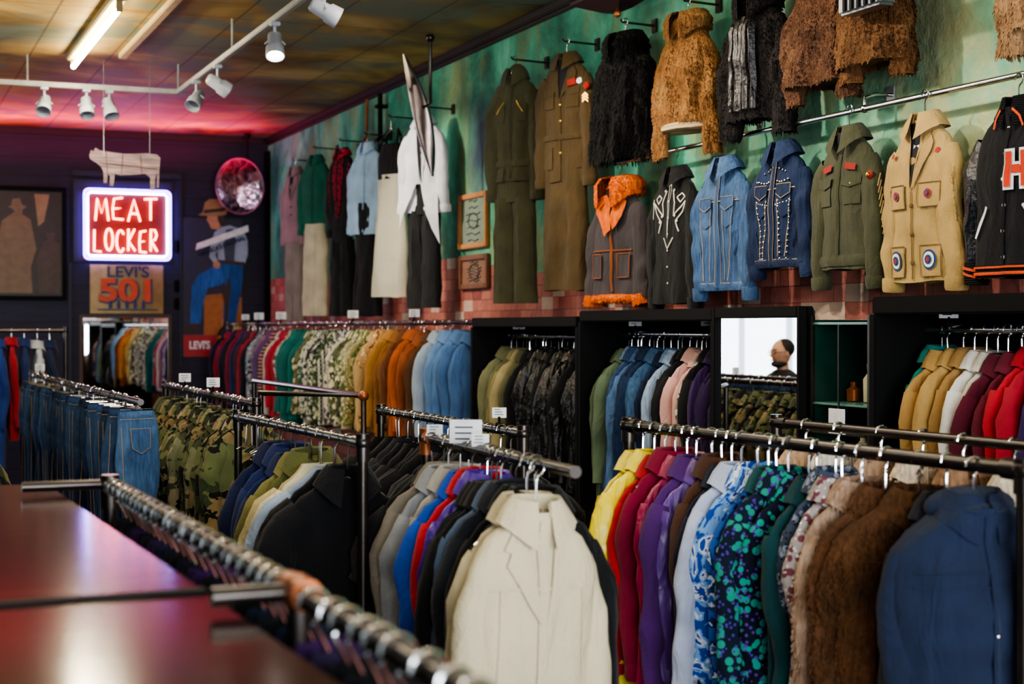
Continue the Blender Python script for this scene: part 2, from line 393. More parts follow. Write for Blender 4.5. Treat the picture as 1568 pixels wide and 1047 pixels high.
def plankmat(name,c,h=.2,rough=.6):
    n=NT(name); sp=n.n.new('ShaderNodeSeparateXYZ'); n.link(n.co,sp.inputs[0])
    f=n.math('FRACT',n.math('DIVIDE',sp.outputs['Z'],h)); ln=n.math('LESS_THAN',f,.06)
    c=C(c); g=n.noise(1,4,n.mapping((3,3,30)))
    n.base(n.mix(ln,n.ramp(g,[(.3,mul(c,.7)),(.7,mul(c,1.35))]),mul(c,.25))); n.b.inputs['Roughness'].default_value=rough
    n.bump(n.math('SUBTRACT',1,ln),.4,.01); return n.m
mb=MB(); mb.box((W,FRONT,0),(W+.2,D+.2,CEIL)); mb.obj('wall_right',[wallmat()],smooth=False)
mb=MB(); mb.box((LW-.2,D,0),(W,D+.2,CEIL)); mb.obj('wall_back',[plankmat('dark_planks','1a1630')],smooth=False)
mb=MB(); mb.box((LW-.2,FRONT-.2,CEIL),(W+.2,D+.2,CEIL+.15)); mb.obj('ceiling',[ceilmat()],smooth=False)
def floormat():
    n=NT('floor_boards'); br=n.n.new('ShaderNodeTexBrick'); n.link(n.mapping((1,1,1)),br.inputs['Vector']); br.inputs['Scale'].default_value=1; br.inputs['Brick Width'].default_value=1.6; br.inputs['Row Height'].default_value=.12; br.inputs['Mortar Size'].default_value=.003
    br.inputs['Color1'].default_value=C('3a281c'); br.inputs['Color2'].default_value=C('463122'); br.inputs['Mortar'].default_value=C('1a120c'); n.base(br.outputs['Color']); n.b.inputs['Roughness'].default_value=.45; return n.m
mb=MB(); mb.box((LW-.2,FRONT-.2,-.15),(W+.2,D+.2,0)); mb.obj('floor',[floormat()],smooth=False)
lwm=simple('left_wall_paint','3a4340',.8)
def wall_with_window(name,axis,c,a0,a1,w0,w1,z0,z1,out):
    mb=MB()
    def bx(p,q,r,s):
        if axis=='x': mb.box((c,p,r),(c+out,q,s))
        else: mb.box((p,c,r),(q,c+out,s))
    bx(a0,w0,0,CEIL); bx(w1,a1,0,CEIL); bx(w0,w1,0,z0); bx(w0,w1,z1,CEIL); mb.obj(name,[lwm],smooth=False)
    m2=MB(); n=4
    def bf(p,q,r,s):
        if axis=='x': m2.box((c+out*.3,p,r),(c+out*.6,q,s),0,.008)
        else: m2.box((p,c+out*.3,r),(q,c+out*.6,s),0,.008)
    for i in range(n+1):
        p=w0+(w1-w0)*i/n; bf(p-.03,p+.03,z0,z1)
    bf(w0,w1,z0,z0+.06); bf(w0,w1,z1-.06,z1)
    return m2
wall_with_window('wall_left','x',LW,FRONT,D,13.2,17.4,.95,3.3,-.2).obj('window_1',[blackpaint],smooth=False)
wall_with_window('wall_front','y',FRONT,LW,W,-1.8,3.8,.7,3.2,-.2).obj('window_2',[blackpaint],smooth=False)
trimm=simple('dark_trim','1c1416',.6)
mb=MB(); mb.box((W-.04,FRONT,CEIL-.06),(W,D,CEIL),0,.01); mb.box((W-.02,FRONT,CEIL-.09),(W,D,CEIL-.06),0,.006); mb.obj('trim_1',[trimm])
mb=MB(); mb.box((LW,D-.06,CEIL-.08),(W-.07,D,CEIL),0,.012); mb.box((LW,D-.03,3.29),(1.02,D,3.36),0,.008); mb.obj('trim_2',[trimm])
mb=MB(); mb.box((W-.05,D-.12,0),(W,D,CEIL-.16),0,.008); mb.obj('trim_3',[blackpaint])
mb=MB(); mb.box((W-.02,FRONT,0),(W,3.4,.15),0,.006); mb.obj('baseboard_right',[blackpaint])

# ------------------------------------------------------------------ wall pipes & pegs
e=empty('wall_garment_rail',(W-.1,6,2.73)); mb=MB()
mb.tube([(4.15,3.4,2.73),(4.15,8.42,2.73)],.014,10,0)
for y in (8.3,7.02,5.9,4.8,3.7):
    mb.tube([(4.15,y,2.73),(4.15,y,2.78),(4.21,y,2.80),(4.293,y,2.80)],.008,8,0); mb.ball((4.15,y,2.73),.02,0,(1,1,1),10); mb.box((4.285,y-.03,2.76),(4.298,y+.03,2.84),0,.003)
mb.obj('rail',[chrome],e)
mb=MB(); mb.tube([(4.24,13.35,CEIL-.1),(4.24,13.35,3.25)],.022,10,0); mb.tube([(4.24,13.75,CEIL-.1),(4.24,13.75,3.45),(4.15,13.75,3.4)],.014,8,1)
for z in(3.7,3.4): mb.box((4.2,13.31,z),(4.3,13.39,z+.03),0,.004)
mb.obj('wall_conduit',[blackpaint,copper])

def wall_garment(name,mb,mats,y,z,yaw=0,x=4.15,peg=False,roll=0):
    if peg:
        e=empty(name,(x,y,z)); o=mb.obj('garment_shell',mats,e,(x,y,z),(roll,0,-pi/2+math.radians(yaw)))
        p=MB(); p.tube([(4.298,y,z+.10),(x-.02,y,z+.108),(x-.03,y,z+.125)],.007,8,0); p.box((4.285,y-.03,z+.06),(4.298,y+.03,z+.14),0,.003); p.obj('wall_peg',[steel],e)
    else: o=mb.obj(name,mats,None,(x,y,z),(roll,0,-pi/2+math.radians(yaw)))
    return o
HI=dict(nu=56,nv=38)
mb=MB(); pants(mb,3,-.55,1.0,.16,.045,1,.10); g=Garment(mb,1,L=.74,sh=.195,chest=.21,hem=.22,wr=.016,nu=36,nv=20); g.sleeves(.6,.06,.0,0,0,12,14); g.collar(0); g.lapels(0,2); g.button(.01,-.38,.01,2); g.button(.01,-.46,.01,2); hanger(mb,3)
wall_garment('blazer_and_trousers',mb,[fab('9c7a80'),fab('8a7c74'),linm,chrome],15.72,3.36,18,4.08,True)
mb=MB(); pants(mb,4,-.5,1.04,.16,.045,1,.11); g=Garment(mb,2,L=.64,sh=.2,chest=.22,hem=.225,wr=.016,nu=36,nv=20); g.sleeves(.58,.062,.01,0,0,12,14); g.collar(0); g.strip([(0,-.03),(0,-.62)],.025,.005,0); g.patch([(.05,-.22),(.14,-.22),(.14,-.32),(.05,-.32)],.006,0); hanger(mb,3)
wall_garment('green_jacket_and_trousers',mb,[fab('155a48'),fab('c6b79d'),linm,chrome],14.92,3.4,25,4.08,True)
mb=MB(); pants(mb,5,-.6,.92,.16,.045,1,.11); g=Garment(mb,3,L=.72,sh=.19,chest=.2,hem=.21,wr=.014,nu=36,nv=20,mi=1); g.sleeves(.62,.058,.0,1,1,12,14)
for s in(-1,1): g.patch([(s*.02,-.02),(s*.075,-.05),(s*.09,-.2),(s*.03,-.6),(s*.008,-.62),(s*.015,-.2)][::s],.008,2,3); g.patch([(s*.14,-.1),(s*.175,-.14),(s*.18,-.5),(s*.13,-.5)][::s],.008,2,3)
g.collar(0); hanger(mb,3)
wall_garment('black_outfit_with_red_vest',mb,[fab('a02036','print','2a0a10','d0405a'),fab('0f0f12'),fab('8c1a30','print','3a0a14','20060a',scale=1.6),chrome],14.0,3.37,18,4.08,True)
mb=MB(); g2=Garment(mb,14,L=1.5,sh=.16,chest=.18,hem=.2,th=.06,wr=.03,nu=40,nv=20,mi=1,top=False,keys=[(-1.5,.18,.06),(-.6,.14,.05),(-.5,.12,.04)]); g=Garment(mb,4,L=.78,sh=.195,chest=.215,hem=.235,wr=.02,nu=36,nv=20); g.sleeves(.6,.058,.02,0,0,12,14); g.collar(0); g.strip([(0,-.03),(0,-.76)],.02,.005,0)
for i in range(6): g.button(0,-.08-i*.1,.007,2)
hanger(mb,3); wall_garment('blue_shirt_and_skirt',mb,[fab('9db8d6'),fab('101014'),whitep,chrome],13.22,3.34,22,4.08,True)
mb=MB(); K=[(-1.4,.22,.07),(-1.0,.2,.06),(-.6,.155,.05),(-.38,.14,.05)]
g=Garment(mb,5,L=1.4,sh=.17,wr=.03,nu=44,nv=40,mi=0,top=False,keys=K)
g=Garment(mb,6,L=.42,sh=.15,chest=.16,hem=.15,th=.04,wr=.008,nu=32,nv=10,mi=1,top=False,keys=[(-.42,.142,.052),(-.25,.15,.05),(-.16,.12,.04),(-.12,.10,.035)])
for s in(-1,1): mb.tube([(s*.1,-.03,-.14),(s*.085,0,-.04),(s*.06,.02,0),(s*.085,.03,-.05),(s*.1,.03,-.14)],.012,6,1)
hanger(mb,2); wall_garment('white_knit_dress',mb,[fab('d4cebc','knit',scale=2.2),fab('131316'),chrome],12.48,3.4,24,4.06,True)
mb=MB(); pants(mb,7,-.5,.97,.16,.045,1,.10); g=Garment(mb,8,L=.72,sh=.205,chest=.22,hem=.24,wr=.022,nu=40,nv=24); g.sleeves(.56,.066,.03,0,0,12,16,re=.058); g.collar(0,ext=.06); g.lapels(0,2,.5,.13)
g.patch([(-.02,-.5),(-.2,-.5),(-.23,-.85),(-.12,-.7)],.03,0,3); g.patch([(.2,-.5),(.02,-.5),(.1,-.74),(.23,-.98)],.03,0,3); hanger(mb,3)
wall_garment('white_jacket_and_trousers',mb,[fab('cccbd2'),fab('141417'),linm,chrome],11.62,3.37,26,4.05,True)
mb=MB(); pants(mb,9,-.62,.92,.165,.055,0,.095,spread=.01); g=Garment(mb,9,L=.72,sh=.2,chest=.205,hem=.17,wr=.022,**HI); g.sleeves(.68,.068,.01,0,0,14,20,wr=1.6); g.collar(0,ext=.05,h=.05)
g.strip([(.0,-.03),(.0,-.7)],.016,.006,0); g.strip([(-.17,-.6),(.17,-.6)],.045,.008,0); g.strip([(.06,-.18),(.12,-.26)],.006,.008,1); g.strip([(-.06,-.18),(-.12,-.26)],.006,.008,1)
for s in(-1,1):
    g.patch([(s*.05,-.2),(s*.14,-.2),(s*.14,-.32),(s*.05,-.32)][::s],.007,0); g.patch([(s*.05,-.63),(s*.11,-.63),(s*.14,-.72),(s*.05,-.72)][::s],.01,0)
mb.ball((0,.02,.02),.07,0,(1,.6,.9),12); mb.ball((0,-.015,.015),.045,2,(1,.6,.9),10)
hanger(mb,2); wall_garment('flight_coverall',mb,[fab('47452f'),brass,chrome],9.78,3.45,26,4.06,True)
mb=MB(); g2=Garment(mb,20,L=1.46,sh=.18,wr=.03,th=.055,nu=44,nv=24,mi=0,top=False,keys=[(-1.44,.19,.06),(-.8,.17,.055),(-.6,.155,.05)])
g=Garment(mb,10,L=.78,sh=.2,chest=.21,hem=.215,wr=.016,**HI); g.sleeves(.64,.068,.015,0,0,14,20); g.collar(0,ext=.06); g.lapels(0,1,.26,.12)
g.strip([(0,-.26),(0,-.77)],.012,.006,0); g.strip([(-.2,-.5),(.2,-.5)],.035,.008,0)
for s in(-1,1):
    g.patch([(s*.05,-.2),(s*.15,-.2),(s*.15,-.32),(s*.05,-.32)][::s],.007,0); g.patch([(s*.05,-.195),(s*.155,-.195),(s*.15,-.235),(s*.1,-.245),(s*.05,-.235)][::s],.011,0)
    g.patch([(s*.06,-.56),(s*.17,-.56),(s*.17,-.7),(s*.06,-.7)][::s],.007,0); g.button(s*.1,-.235,.009,2)
for i in range(4): g.button(.0,-.3-i*.1,.011,2)
g.patch([(.06,-.15),(.12,-.14),(.13,-.18),(.07,-.19)],.014,3); g.disc(.15,-.16,.02,.014,4)
for k in range(3): mb.face([(.2,-.075,-.26-k*.018),(.222,-.073,-.242-k*.018),(.245,-.068,-.26-k*.018),(.245,-.068,-.27-k*.018),(.222,-.073,-.252-k*.018),(.2,-.075,-.27-k*.018)],2)
mb.ball((.215,-.05,-.2),.025,3,(1,.5,1)); hanger(mb,5)
wall_garment('army_dress_uniform',mb,[fab('4a3a20'),linm,brass,fab('a82a22'),whitep,chrome],8.98,3.44,22,4.08,True)
def furcoat(name,sd,cols,y,z,L,sh,yaw,n=9000,ln=.04,leather=None,hemcol=None,sleeve=.5,spread=.06,th=.085,peg=True,wd=.005,sr=.08,hem=.035):
    mb=MB(); g=Garment(mb,sd,L=L,sh=sh,chest=sh+.02,hem=sh+hem,th=th,wr=.035,nu=40,nv=24)
    g.sleeves(sleeve,sr,spread,0,None,14,16,re=sr*.85,wr=1.8); g.collar(0,ext=.08,fat=.02,h=.04)
    nf=len(mb.f)
    if leather:
        for k in range(-2,3): g.strip([(k*.04,-.1-abs(k)*.02),(k*.045,-L+.04)],.03,.025,2,14)
    furblades(mb,n,ln,0,seed=sd,face_range=range(nf),wd=wd)
    if hemcol: g.mb.tube([((sh*.9)*math.cos(a),th*.9*math.sin(a),-L-.015) for a in [2*pi*i/20 for i in range(20)]],.026,8,2,closed=True)
    hanger(mb,1)
    mats=[fab(*cols),chrome]+([fab(leather,'leather')] if leather else [])+([fab(hemcol,'knit')] if hemcol else [])
    wall_garment(name,mb,mats,y,z,yaw,4.1,peg)
furcoat('black_fur_coat',31,('040304','fur','020202','0c090b'),8.2,3.42,.68,.19,15,12000,.045,spread=.03,sleeve=.54)
furcoat('tan_fur_jacket',32,('7c5630','fur','523214','a88454'),7.45,3.4,.56,.175,14,14000,.016,hemcol='b9a27c',sleeve=.58,spread=.035,wd=.0025,sr=.068)
furcoat('dark_fur_jacket',33,('100a0b','fur','070405','1c1214'),6.73,3.38,.6,.19,8,12000,.018,leather='120d10',sleeve=.54,spread=.03,wd=.003)
furcoat('brown_fur_coat',34,('4e3220','fur','2a1a10','74543a'),6.16,3.4,.53,.18,6,14000,.016,sleeve=.46,spread=.02,wd=.0025,hem=.06,sr=.072)
furcoat('brown_fur_coat',36,('5c3c20','fur','342010','80603c'),5.74,3.4,.5,.17,6,12000,.016,sleeve=.42,spread=.01,wd=.0025,hem=.06,sr=.072)
furcoat('blond_fur_coat',35,('8a6a4a','fur','5c4028','b89878'),4.62,3.44,.56,.19,0,8000,.022)
GY=4.13
mb=MB(); g=Garment(mb,41,L=.66,sh=.205,chest=.235,hem=.235,th=.07,wr=.024,**HI)
g.sleeves(.54,.08,.05,0,None,14,20,re=.066,wr=1.4); f0=len(mb.f); g.collar(1,ext=.11,drop=.09,h=.05,phi0=.35,fat=.02)
g.patch([(-.12,-.06),(-.02,-.05),(.03,-.14),(.05,-.26),(.0,-.3),(-.05,-.22),(-.13,-.14)],.03,1,3); g.patch([(.1,-.05),(.15,-.1),(.13,-.18),(.06,-.26),(.04,-.2),(.05,-.1)],.03,1,3)
f1=len(mb.f); rng=list(range(f0,f1))
s0=len(mb.f); mb.tube([(.24*math.cos(a),.072*math.sin(a),-.66) for a in [2*pi*i/24 for i in range(24)]],.024,8,1,closed=True)
for s in(-1,1): mb.tube([(s*(.195+.045),-.0,-.64),(s*(.195+.055),0,-.70)],[.066,.07],12,1)
rng+=list(range(s0,len(mb.f)))
g.strip([(.03,-.26),(.03,-.62)],.018,.01,2); g.strip([(-.19,-.38),(.19,-.38)],.008,.008,2)
for s in(-1,1): g.patch([(s*.07,-.4),(s*.18,-.4),(s*.18,-.54),(s*.07,-.54)][::s],.01,0); g.strip([(s*.07,-.4),(s*.18,-.4),(s*.18,-.54),(s*.07,-.54),(s*.07,-.4)],.006,.014,2,4)
furblades(mb,7000,.012,1,seed=5,face_range=rng,down=.4,wd=.003); hanger(mb,3)
wall_garment('shearling_jacket',mb,[fab('3e373a'),fab('cc5e1a','fur','a84a10','e0803a'),fab('8a4a22'),chrome],8.33,2.58,10,GY)
mb=MB(); g=Garment(mb,42,L=.72,sh=.2,chest=.205,hem=.215,th=.05,wr=.018,**HI); g.sleeves(.58,.064,.0,0,0,14,20); g.collar(0,ext=.055)
for s in(-1,1):
    pts=[(s*.03,-.1),(s*.06,-.17),(s*.05,-.24),(s*.1,-.2),(s*.15,-.16),(s*.12,-.22),(s*.07,-.27),(s*.1,-.33)]
    g.strip(pts,.008,.007,1,5); g.strip([(s*.1,-.12),(s*.13,-.14),(s*.1,-.17),(s*.07,-.14),(s*.1,-.12)],.007,.007,1,5); g.strip([(s*.17,-.14),(s*.155,-.19),(s*.165,-.25)],.007,.007,1,4)
    for q in pts[::2]: g.disc(q[0]+s*.012,q[1],.008,.009,1)
    g.strip([(s*.012,-.05),(s*.0,-.36)],.004,.007,1,8)
g.strip([(-.05,-.36),(0,-.42),(.05,-.36)],.008,.007,1,5)
for i in range(7): g.button(0,-.07-i*.09,.006,1)
hanger(mb,2); wall_garment('western_shirt',mb,[fab('070709'),fab('cfcabb'),chrome],7.63,2.6,6,GY)
def denimjk(name,sd,col,c3,y,L,stud,yaw,z=2.62,sh=.205):
    mb=MB(); g=Garment(mb,sd,L=L,sh=sh,chest=.215,hem=.205,th=.055,wr=.02,hem_mi=0,**HI); g.sleeves(L-.12,.068,.02,0,0,16,24,re=.05,wr=1.6,cuff=.07); g.collar(0,ext=.065,drop=.06)
    st=2
    g.strip([(0,-.03),(0,-L+.01)],.03,.006,0,14); g.strip([(-.017,-.05),(-.017,-L+.02)],.003,.009,st,14); g.strip([(.017,-.05),(.017,-L+.02)],.003,.009,st,14)
    g.strip([(-.19,-.2),(.19,-.2)],.006,.005,st,14); g.strip([(-.19,-L+.035),(.19,-L+.035)],.004,.006,st,14); g.strip([(-.195,-L+.02),(.195,-L+.02)],.045,.004,0,14)
    for s in(-1,1):
        g.patch([(s*.045,-.18),(s*.145,-.18),(s*.145,-.225),(s*.095,-.25),(s*.045,-.225)][::s],.011,0); g.strip([(s*.045,-.18),(s*.145,-.18),(s*.145,-.225),(s*.095,-.25),(s*.045,-.225)],.003,.014,st,5)
        g.patch([(s*.045,-.2),(s*.145,-.2),(s*.14,-.32),(s*.095,-.34),(s*.055,-.32)][::s],.006,0)
        g.strip([(s*.05,-.25),(s*.065,-L+.05)],.004,.007,st,10); g.strip([(s*.14,-.25),(s*.1,-L+.05)],.004,.007,st,10); g.button(s*.095,-.235,.008,3)
        g.strip([(s*.14,-.48),(s*.17,-.40)],.012,.007,0,4)
    for i in range(6): g.button(0,-.06-i*(L-.1)/5.4,.009,3)
    if stud:
        for s in(-1,1):
            for k in range(11):
                g.button(s*(.055+.002*k),-.26-k*.028,.0065,4); g.button(s*(.135-.003*k),-.26-k*.028,.0065,4)
            for k in range(6): g.button(s*(.04+k*.02),-.165-.006*math.sin(k),.0065,4); g.button(s*(.04+k*.02),-.28+.003*k,.005,4)
        for k in range(8): g.button(-.09+k*.026,-.06-.03*abs(k-3.5)/3.5-.03,.005,4)
        for k in range(15): g.button(-.17+k*.025,-L+.02,.005,4)
    hanger(mb,1); wall_garment(name,mb,[fab(col,'denim',None,c3),chrome,fab('a8906a'),brass,chrome],y,z,yaw,GY)
denimjk('denim_jacket',43,'3a5478','7692b4',7.10,.66,False,6,2.6)
denimjk('studded_denim_jacket',44,'14223e','2a4066',6.55,.58,True,3,2.62,.2)
mb=MB(); g=Garment(mb,45,L=.62,sh=.205,chest=.22,hem=.21,th=.055,wr=.02,**HI); g.sleeves(.54,.068,.02,0,0,16,22,wr=1.5); g.collar(0,ext=.065,drop=.065)
g.patch([(-.04,-.0),(.04,-.0),(0,-.12)],.004,1); g.strip([(.0,-.1),(.0,-.58)],.025,.006,0,12); g.strip([(-.2,-.58),(.2,-.58)],.05,.005,0,12)
for s in(-1,1):
    g.patch([(s*.05,-.21),(s*.16,-.21),(s*.16,-.33),(s*.05,-.33)][::s],.006,0); g.patch([(s*.045,-.2),(s*.165,-.2),(s*.165,-.24),(s*.105,-.255),(s*.045,-.24)][::s],.012,0); g.button(s*.105,-.24,.009,2)
for i in range(5): g.button(0,-.14-i*.09,.009,2)
g.patch([(-.12,-.15),(-.05,-.14),(-.05,-.17),(-.12,-.18)],.012,3); g.patch([(.06,-.14),(.13,-.15),(.13,-.18),(.06,-.17)],.012,3)
mb.ball((.22,-.045,-.21),.022,3,(1,.5,1)); mb.ball((.22,-.058,-.21),.012,2,(1,.5,1)); hanger(mb,5)
wall_garment('army_field_jacket',mb,[fab('3c3d29'),linm,brass,fab('8a2620'),fab('c9b23c'),chrome],5.99,2.63,0,GY)
mb=MB(); g=Garment(mb,46,L=.68,sh=.2,chest=.22,hem=.22,th=.055,wr=.016,**HI); g.sleeves(.55,.068,.02,0,0,16,22,re=.055,wr=1.4); g.collar(0,ext=.06,drop=.05); g.lapels(0,1,.3,.115)
g.strip([(.0,-.3),(.0,-.67)],.008,.006,2,10)
for s in(-1,1):
    for zz,h in((-.27,.1),(-.53,.13)): g.patch([(s*.05,zz),(s*.17,zz),(s*.17,zz-h),(s*.05,zz-h)][::s],.007,0); g.strip([(s*.05,zz),(s*.17,zz),(s*.17,zz-h),(s*.05,zz-h),(s*.05,zz)],.004,.011,2,5)
    g.disc(s*.11,-.315,.020,.012,3,14); g.disc(s*.11,-.315,.013,.014,5,12); g.disc(s*.11,-.315,.007,.016,3,8)
    g.disc(s*.11,-.59,.042,.012,5,18); g.disc(s*.11,-.59,.033,.014,4,18); g.disc(s*.11,-.59,.02,.016,5,14); g.disc(s*.11,-.59,.01,.018,3,10)
    g.disc(s*.15,-.14,.012,.016,3)
    for k in range(14): mb.tube([(s*(.2+.036+.008*nz(k,1,1)),-.055+k*.004,-.2-k*.03),(s*(.2+.05),-.06+k*.004,-.255-k*.03)],.003,5,0)
for i in range(3): g.button(.0,-.36-i*.12,.011,2)
g.patch([(-.02,-.07),(.02,-.07),(.02,-.12),(-.02,-.12)],.004,6,0); hanger(mb,7,r=.004)
wall_garment('patched_suede_jacket',mb,[fab('a98c56','plain'),linm,fab('6e5228'),fab('a02e2a'),fab('e6dfcc'),fab('1f3c70'),cardm,chrome],5.44,2.62,0,GY)
mb=MB(); g=Garment(mb,47,L=.66,sh=.205,chest=.225,hem=.21,th=.07,wr=.018,hem_mi=1,**HI); g.sleeves(.5,.078,.03,5,1,16,20,re=.056,cuff=.09,wr=1.4)
g.collar(1,ext=.03,h=.045); g.strip([(-.18,-.642),(.18,-.642)],.012,.008,2,14); g.strip([(-.18,-.618),(.18,-.618)],.008,.008,2,14); g.strip([(0,-.03),(0,-.6)],.02,.006,0,12)
for s in(-1,1):
    mb.tube([(s*(.20+.025),0,-.615),(s*(.2+.027),0,-.625)],.063,14,2,flat=.8); mb.tube([(s*(.2+.025),0,-.64),(s*(.2+.027),0,-.648)],.062,14,2,flat=.8)
    g.strip([(s*.03,-.01),(s*.06,-.04),(s*.075,-.08)],.01,.012,2,5); g.strip([(s*.09,-.38),(s*.16,-.5)],.014,.01,3,6)
def bars(k,mi,off,ex):
    for a,b,c,d in((-.055,-.07,-.02,.07),(.02,-.07,.055,.07),(-.02,-.018,.02,.018)): g.patch([(x*k+.07,z*k-.245) for x,z in((a-ex,b-ex),(c+ex,b-ex),(c+ex,d+ex),(a-ex,d+ex))],off,mi,2)
bars(1.0,3,.012,.009); bars(1.0,4,.017,-.002)
for i in range(6): g.button(0,-.08-i*.1,.009,3)
hanger(mb,6); wall_garment('varsity_jacket',mb,[fab('07070a'),fab('0a0a0d','knit',scale=3),fab('cf4a1c'),fab('e6e4e0'),fab('c83a1e'),fab('090c16','leather'),chrome],4.86,2.6,4,GY)

# ------------------------------------------------------------------ racks
def rack(name,p0,p1,h,items,posts=(0,1),n_cards=(),seed=1,jz=.11,fine=False,ext=.08,frame=True,hr=.0028,pipe=.017,clothes='garment',yaw0=0,fit=None,ja=.18,xoff=0,foot=True,cz=0):
    p0=Vector((*p0,h)); p1=Vector((*p1,h)); d=(p0-p1).normalized(); mid=(p0+p1)/2; L=(p0-p1).length; perp=Vector((d.y,-d.x,0))
    e=empty(name,(mid.x,mid.y,0)); phi=math.atan2(-d.x,d.y); r=random.Random(seed)
    mb=MB(); a=p0+d*ext; b=p1-d*ext; mb.tube([a,b],pipe,12,0)
    if frame:
        for k in posts:
            P=(a,b)[k]; mb.tube([P,(P.x,P.y,.02)],pipe,12,0); mb.ball(P,pipe*1.6,0,(1,1,1),12); mb.tube([P+Vector((0,0,.03)),P-Vector((0,0,.06))],pipe*1.35,12,1); q=d if k else -d
            mb.tube([P,P+q*.07],pipe*1.35,12,1)
            if foot: mb.tube([(P.x-perp.x*.22,P.y-perp.y*.22,.03),(P.x+perp.x*.22,P.y+perp.y*.22,.03)],pipe,10,0)
            mb.ball((P.x,P.y,.035),pipe*1.6,1)
    mb.obj('rail_frame',[steel,fit or steel],e)
    ws=[(it[2].get('w',1) if len(it)>2 else 1) for it in items]; tw=sum(ws); acc=0
    for i,it in enumerate(items):
        kind,mat=it[0],it[1]; opt=it[2] if len(it)>2 else {}
        t=(acc+ws[i]/2)/tw; acc+=ws[i]; P=p0.lerp(p1,t)+perp*(xoff+opt.get('dx',0)+(r.uniform(-.015,.015) if kind!='folded' else 0)); sd=seed*100+i; yaw=math.radians(yaw0+opt.get('yaw',0))+r.uniform(-ja,ja)*opt.get('jk',1)
        thk=opt.get('th',min(.036,.45*L/tw)+.005)
        dz=0
        if kind in('jacket','tee','down','fur'):
            dz=r.uniform(-.02,.012)
            m,g=jacket(sd,L=opt.get('L',r.uniform(.6,.82)),th=thk,kind=kind,fine=fine,collar=opt.get('collar',kind!='tee'),sh=opt.get('sh'),sleeve=opt.get('sl',r.uniform(.54,.62)),hz=jz-dz,hr=hr,hem=opt.get('hem'),spread=opt.get('sp'))
            if kind=='fur': furblades(m,opt.get('n',3000),.018,0,seed=sd,wd=.0035)
            if kind=='down':
                m.ball((0,.03,-.01),.1,0,(1.25,.75,.55),18); m.ball((0,-.03,-.02),.07,0,(1.3,.6,.4),14); g.strip([(-.2,-.2),(.2,-.2)],.008,.004,0,14); g.strip([(-.2,-.5),(.2,-.5)],.01,.004,0,14)
            if 'deco' in opt: opt['deco'](g)
        elif kind=='jeans':
            m=MB(); Lj=opt.get('L',r.uniform(.98,1.06)); ks=[(-Lj,.085,.024),(-Lj*.5,.092,.03),(-.27,.115,.036),(-.06,.1,.03),(-.0,.09,.022)]
            g=Garment(m,sd,L=Lj,sh=.12,wr=.024,nu=26,nv=26,top=False,keys=ks)
            g.strip([(-.085,-.02),(.085,-.02)],.035,.004,0,8); g.strip([(-.085,-.04),(.085,-.04)],.003,.008,2,8); g.strip([(-.08,-.08),(-.075,-.9*Lj)],.003,.006,2,14)
            g.patch([(-.035,-.09),(.065,-.09),(.06,-.19),(.016,-.22),(-.03,-.19)],.006,0); g.strip([(-.035,-.09),(.065,-.09),(.06,-.19),(.016,-.22),(-.03,-.19),(-.035,-.09)],.003,.009,2,4)
            m.tube([(-.08,0,.008),(.08,0,.008)],.0022,6,1); m.tube([(0,0,.008),(0,0,.03)],.003,6,1); hanger(m,1,jz,hr,arms=False)
        elif kind=='folded':
            m=MB(); Lj=opt.get('L',.62); ks=[(-Lj,.085,.026),(-Lj*.5,.09,.026),(-.1,.08,.022),(-.02,.06,.014)]
            g=Garment(m,sd,L=Lj,sh=.12,wr=.016,nu=22,nv=14,top=False,keys=ks); hs=-xoff
            hh=[(hs*.6,0,-.02),(hs,0,jz-.03)]
            for q in range(9): aa=-pi/2+(pi*1.45)*q/8+.25; hh.append((hs+.024*math.cos(aa),0,jz+.024*math.sin(aa)))
            m.tube(hh,hr,6,1)
        elif kind=='none': m=MB(); hanger(m,1,jz,hr,arms=False); m.tube([(-.04,0,-.02),(0,0,.0),(.04,0,-.02)],.0028,6,1)
        m.obj(clothes if kind!='none' else 'empty_hanger',[mat,opt.get('hm',chrome),fab('a8906a'),*opt.get('mats',[])],e,(P.x,P.y,h-jz+dz),(r.uniform(-.04,.04),opt.get('roll',r.uniform(-.05,.05)) if kind!='folded' else 0,phi+yaw))
    for (t,s) in n_cards:
        P=p0.lerp(p1,t); c=MB(); c.box((-.045*s,-.002,.03),(.045*s,.002,.03+.065*s),0,.001); c.tube([(0,0,-.0),(0,0,.035)],.006,6,2); c.box((-.015,-.02,-.02),(.015,.02,.012),2,.003)
        for k in range(3): c.box((-.03*s,-.004,.042+.016*s*k),(r.uniform(.005,.03)*s,-.0025,.042+.016*s*k+.004*s),1)
        c.obj('price_card',[cardm,inkm,blackpaint],e,(P.x,P.y,h+.015+cz),(0,0,phi-.35+r.uniform(-.1,.1)))
    return e
J='jacket'
def cols(lst,kind='jacket'): return [(kind,fab(*c) if isinstance(c,tuple) else fab(c)) for c in lst]
def stripes(g):
    for k,c in enumerate((3,4,3)):
        for s in (-1,1): g.strip([(s*.05,-.08-k*.022),(s*.17,-.15-k*.022)],.014,.006,c,8)
creamdeco=lambda g:[g.strip([(0,-.05),(0,-.8)],.03,.006,0,14),g.strip([(-.17,-.2),(.17,-.2)],.008,.005,0,14),g.strip([(-.12,-.2),(-.14,-.85)],.006,.004,0,14),g.strip([(.12,-.2),(.14,-.85)],.006,.004,0,14)]
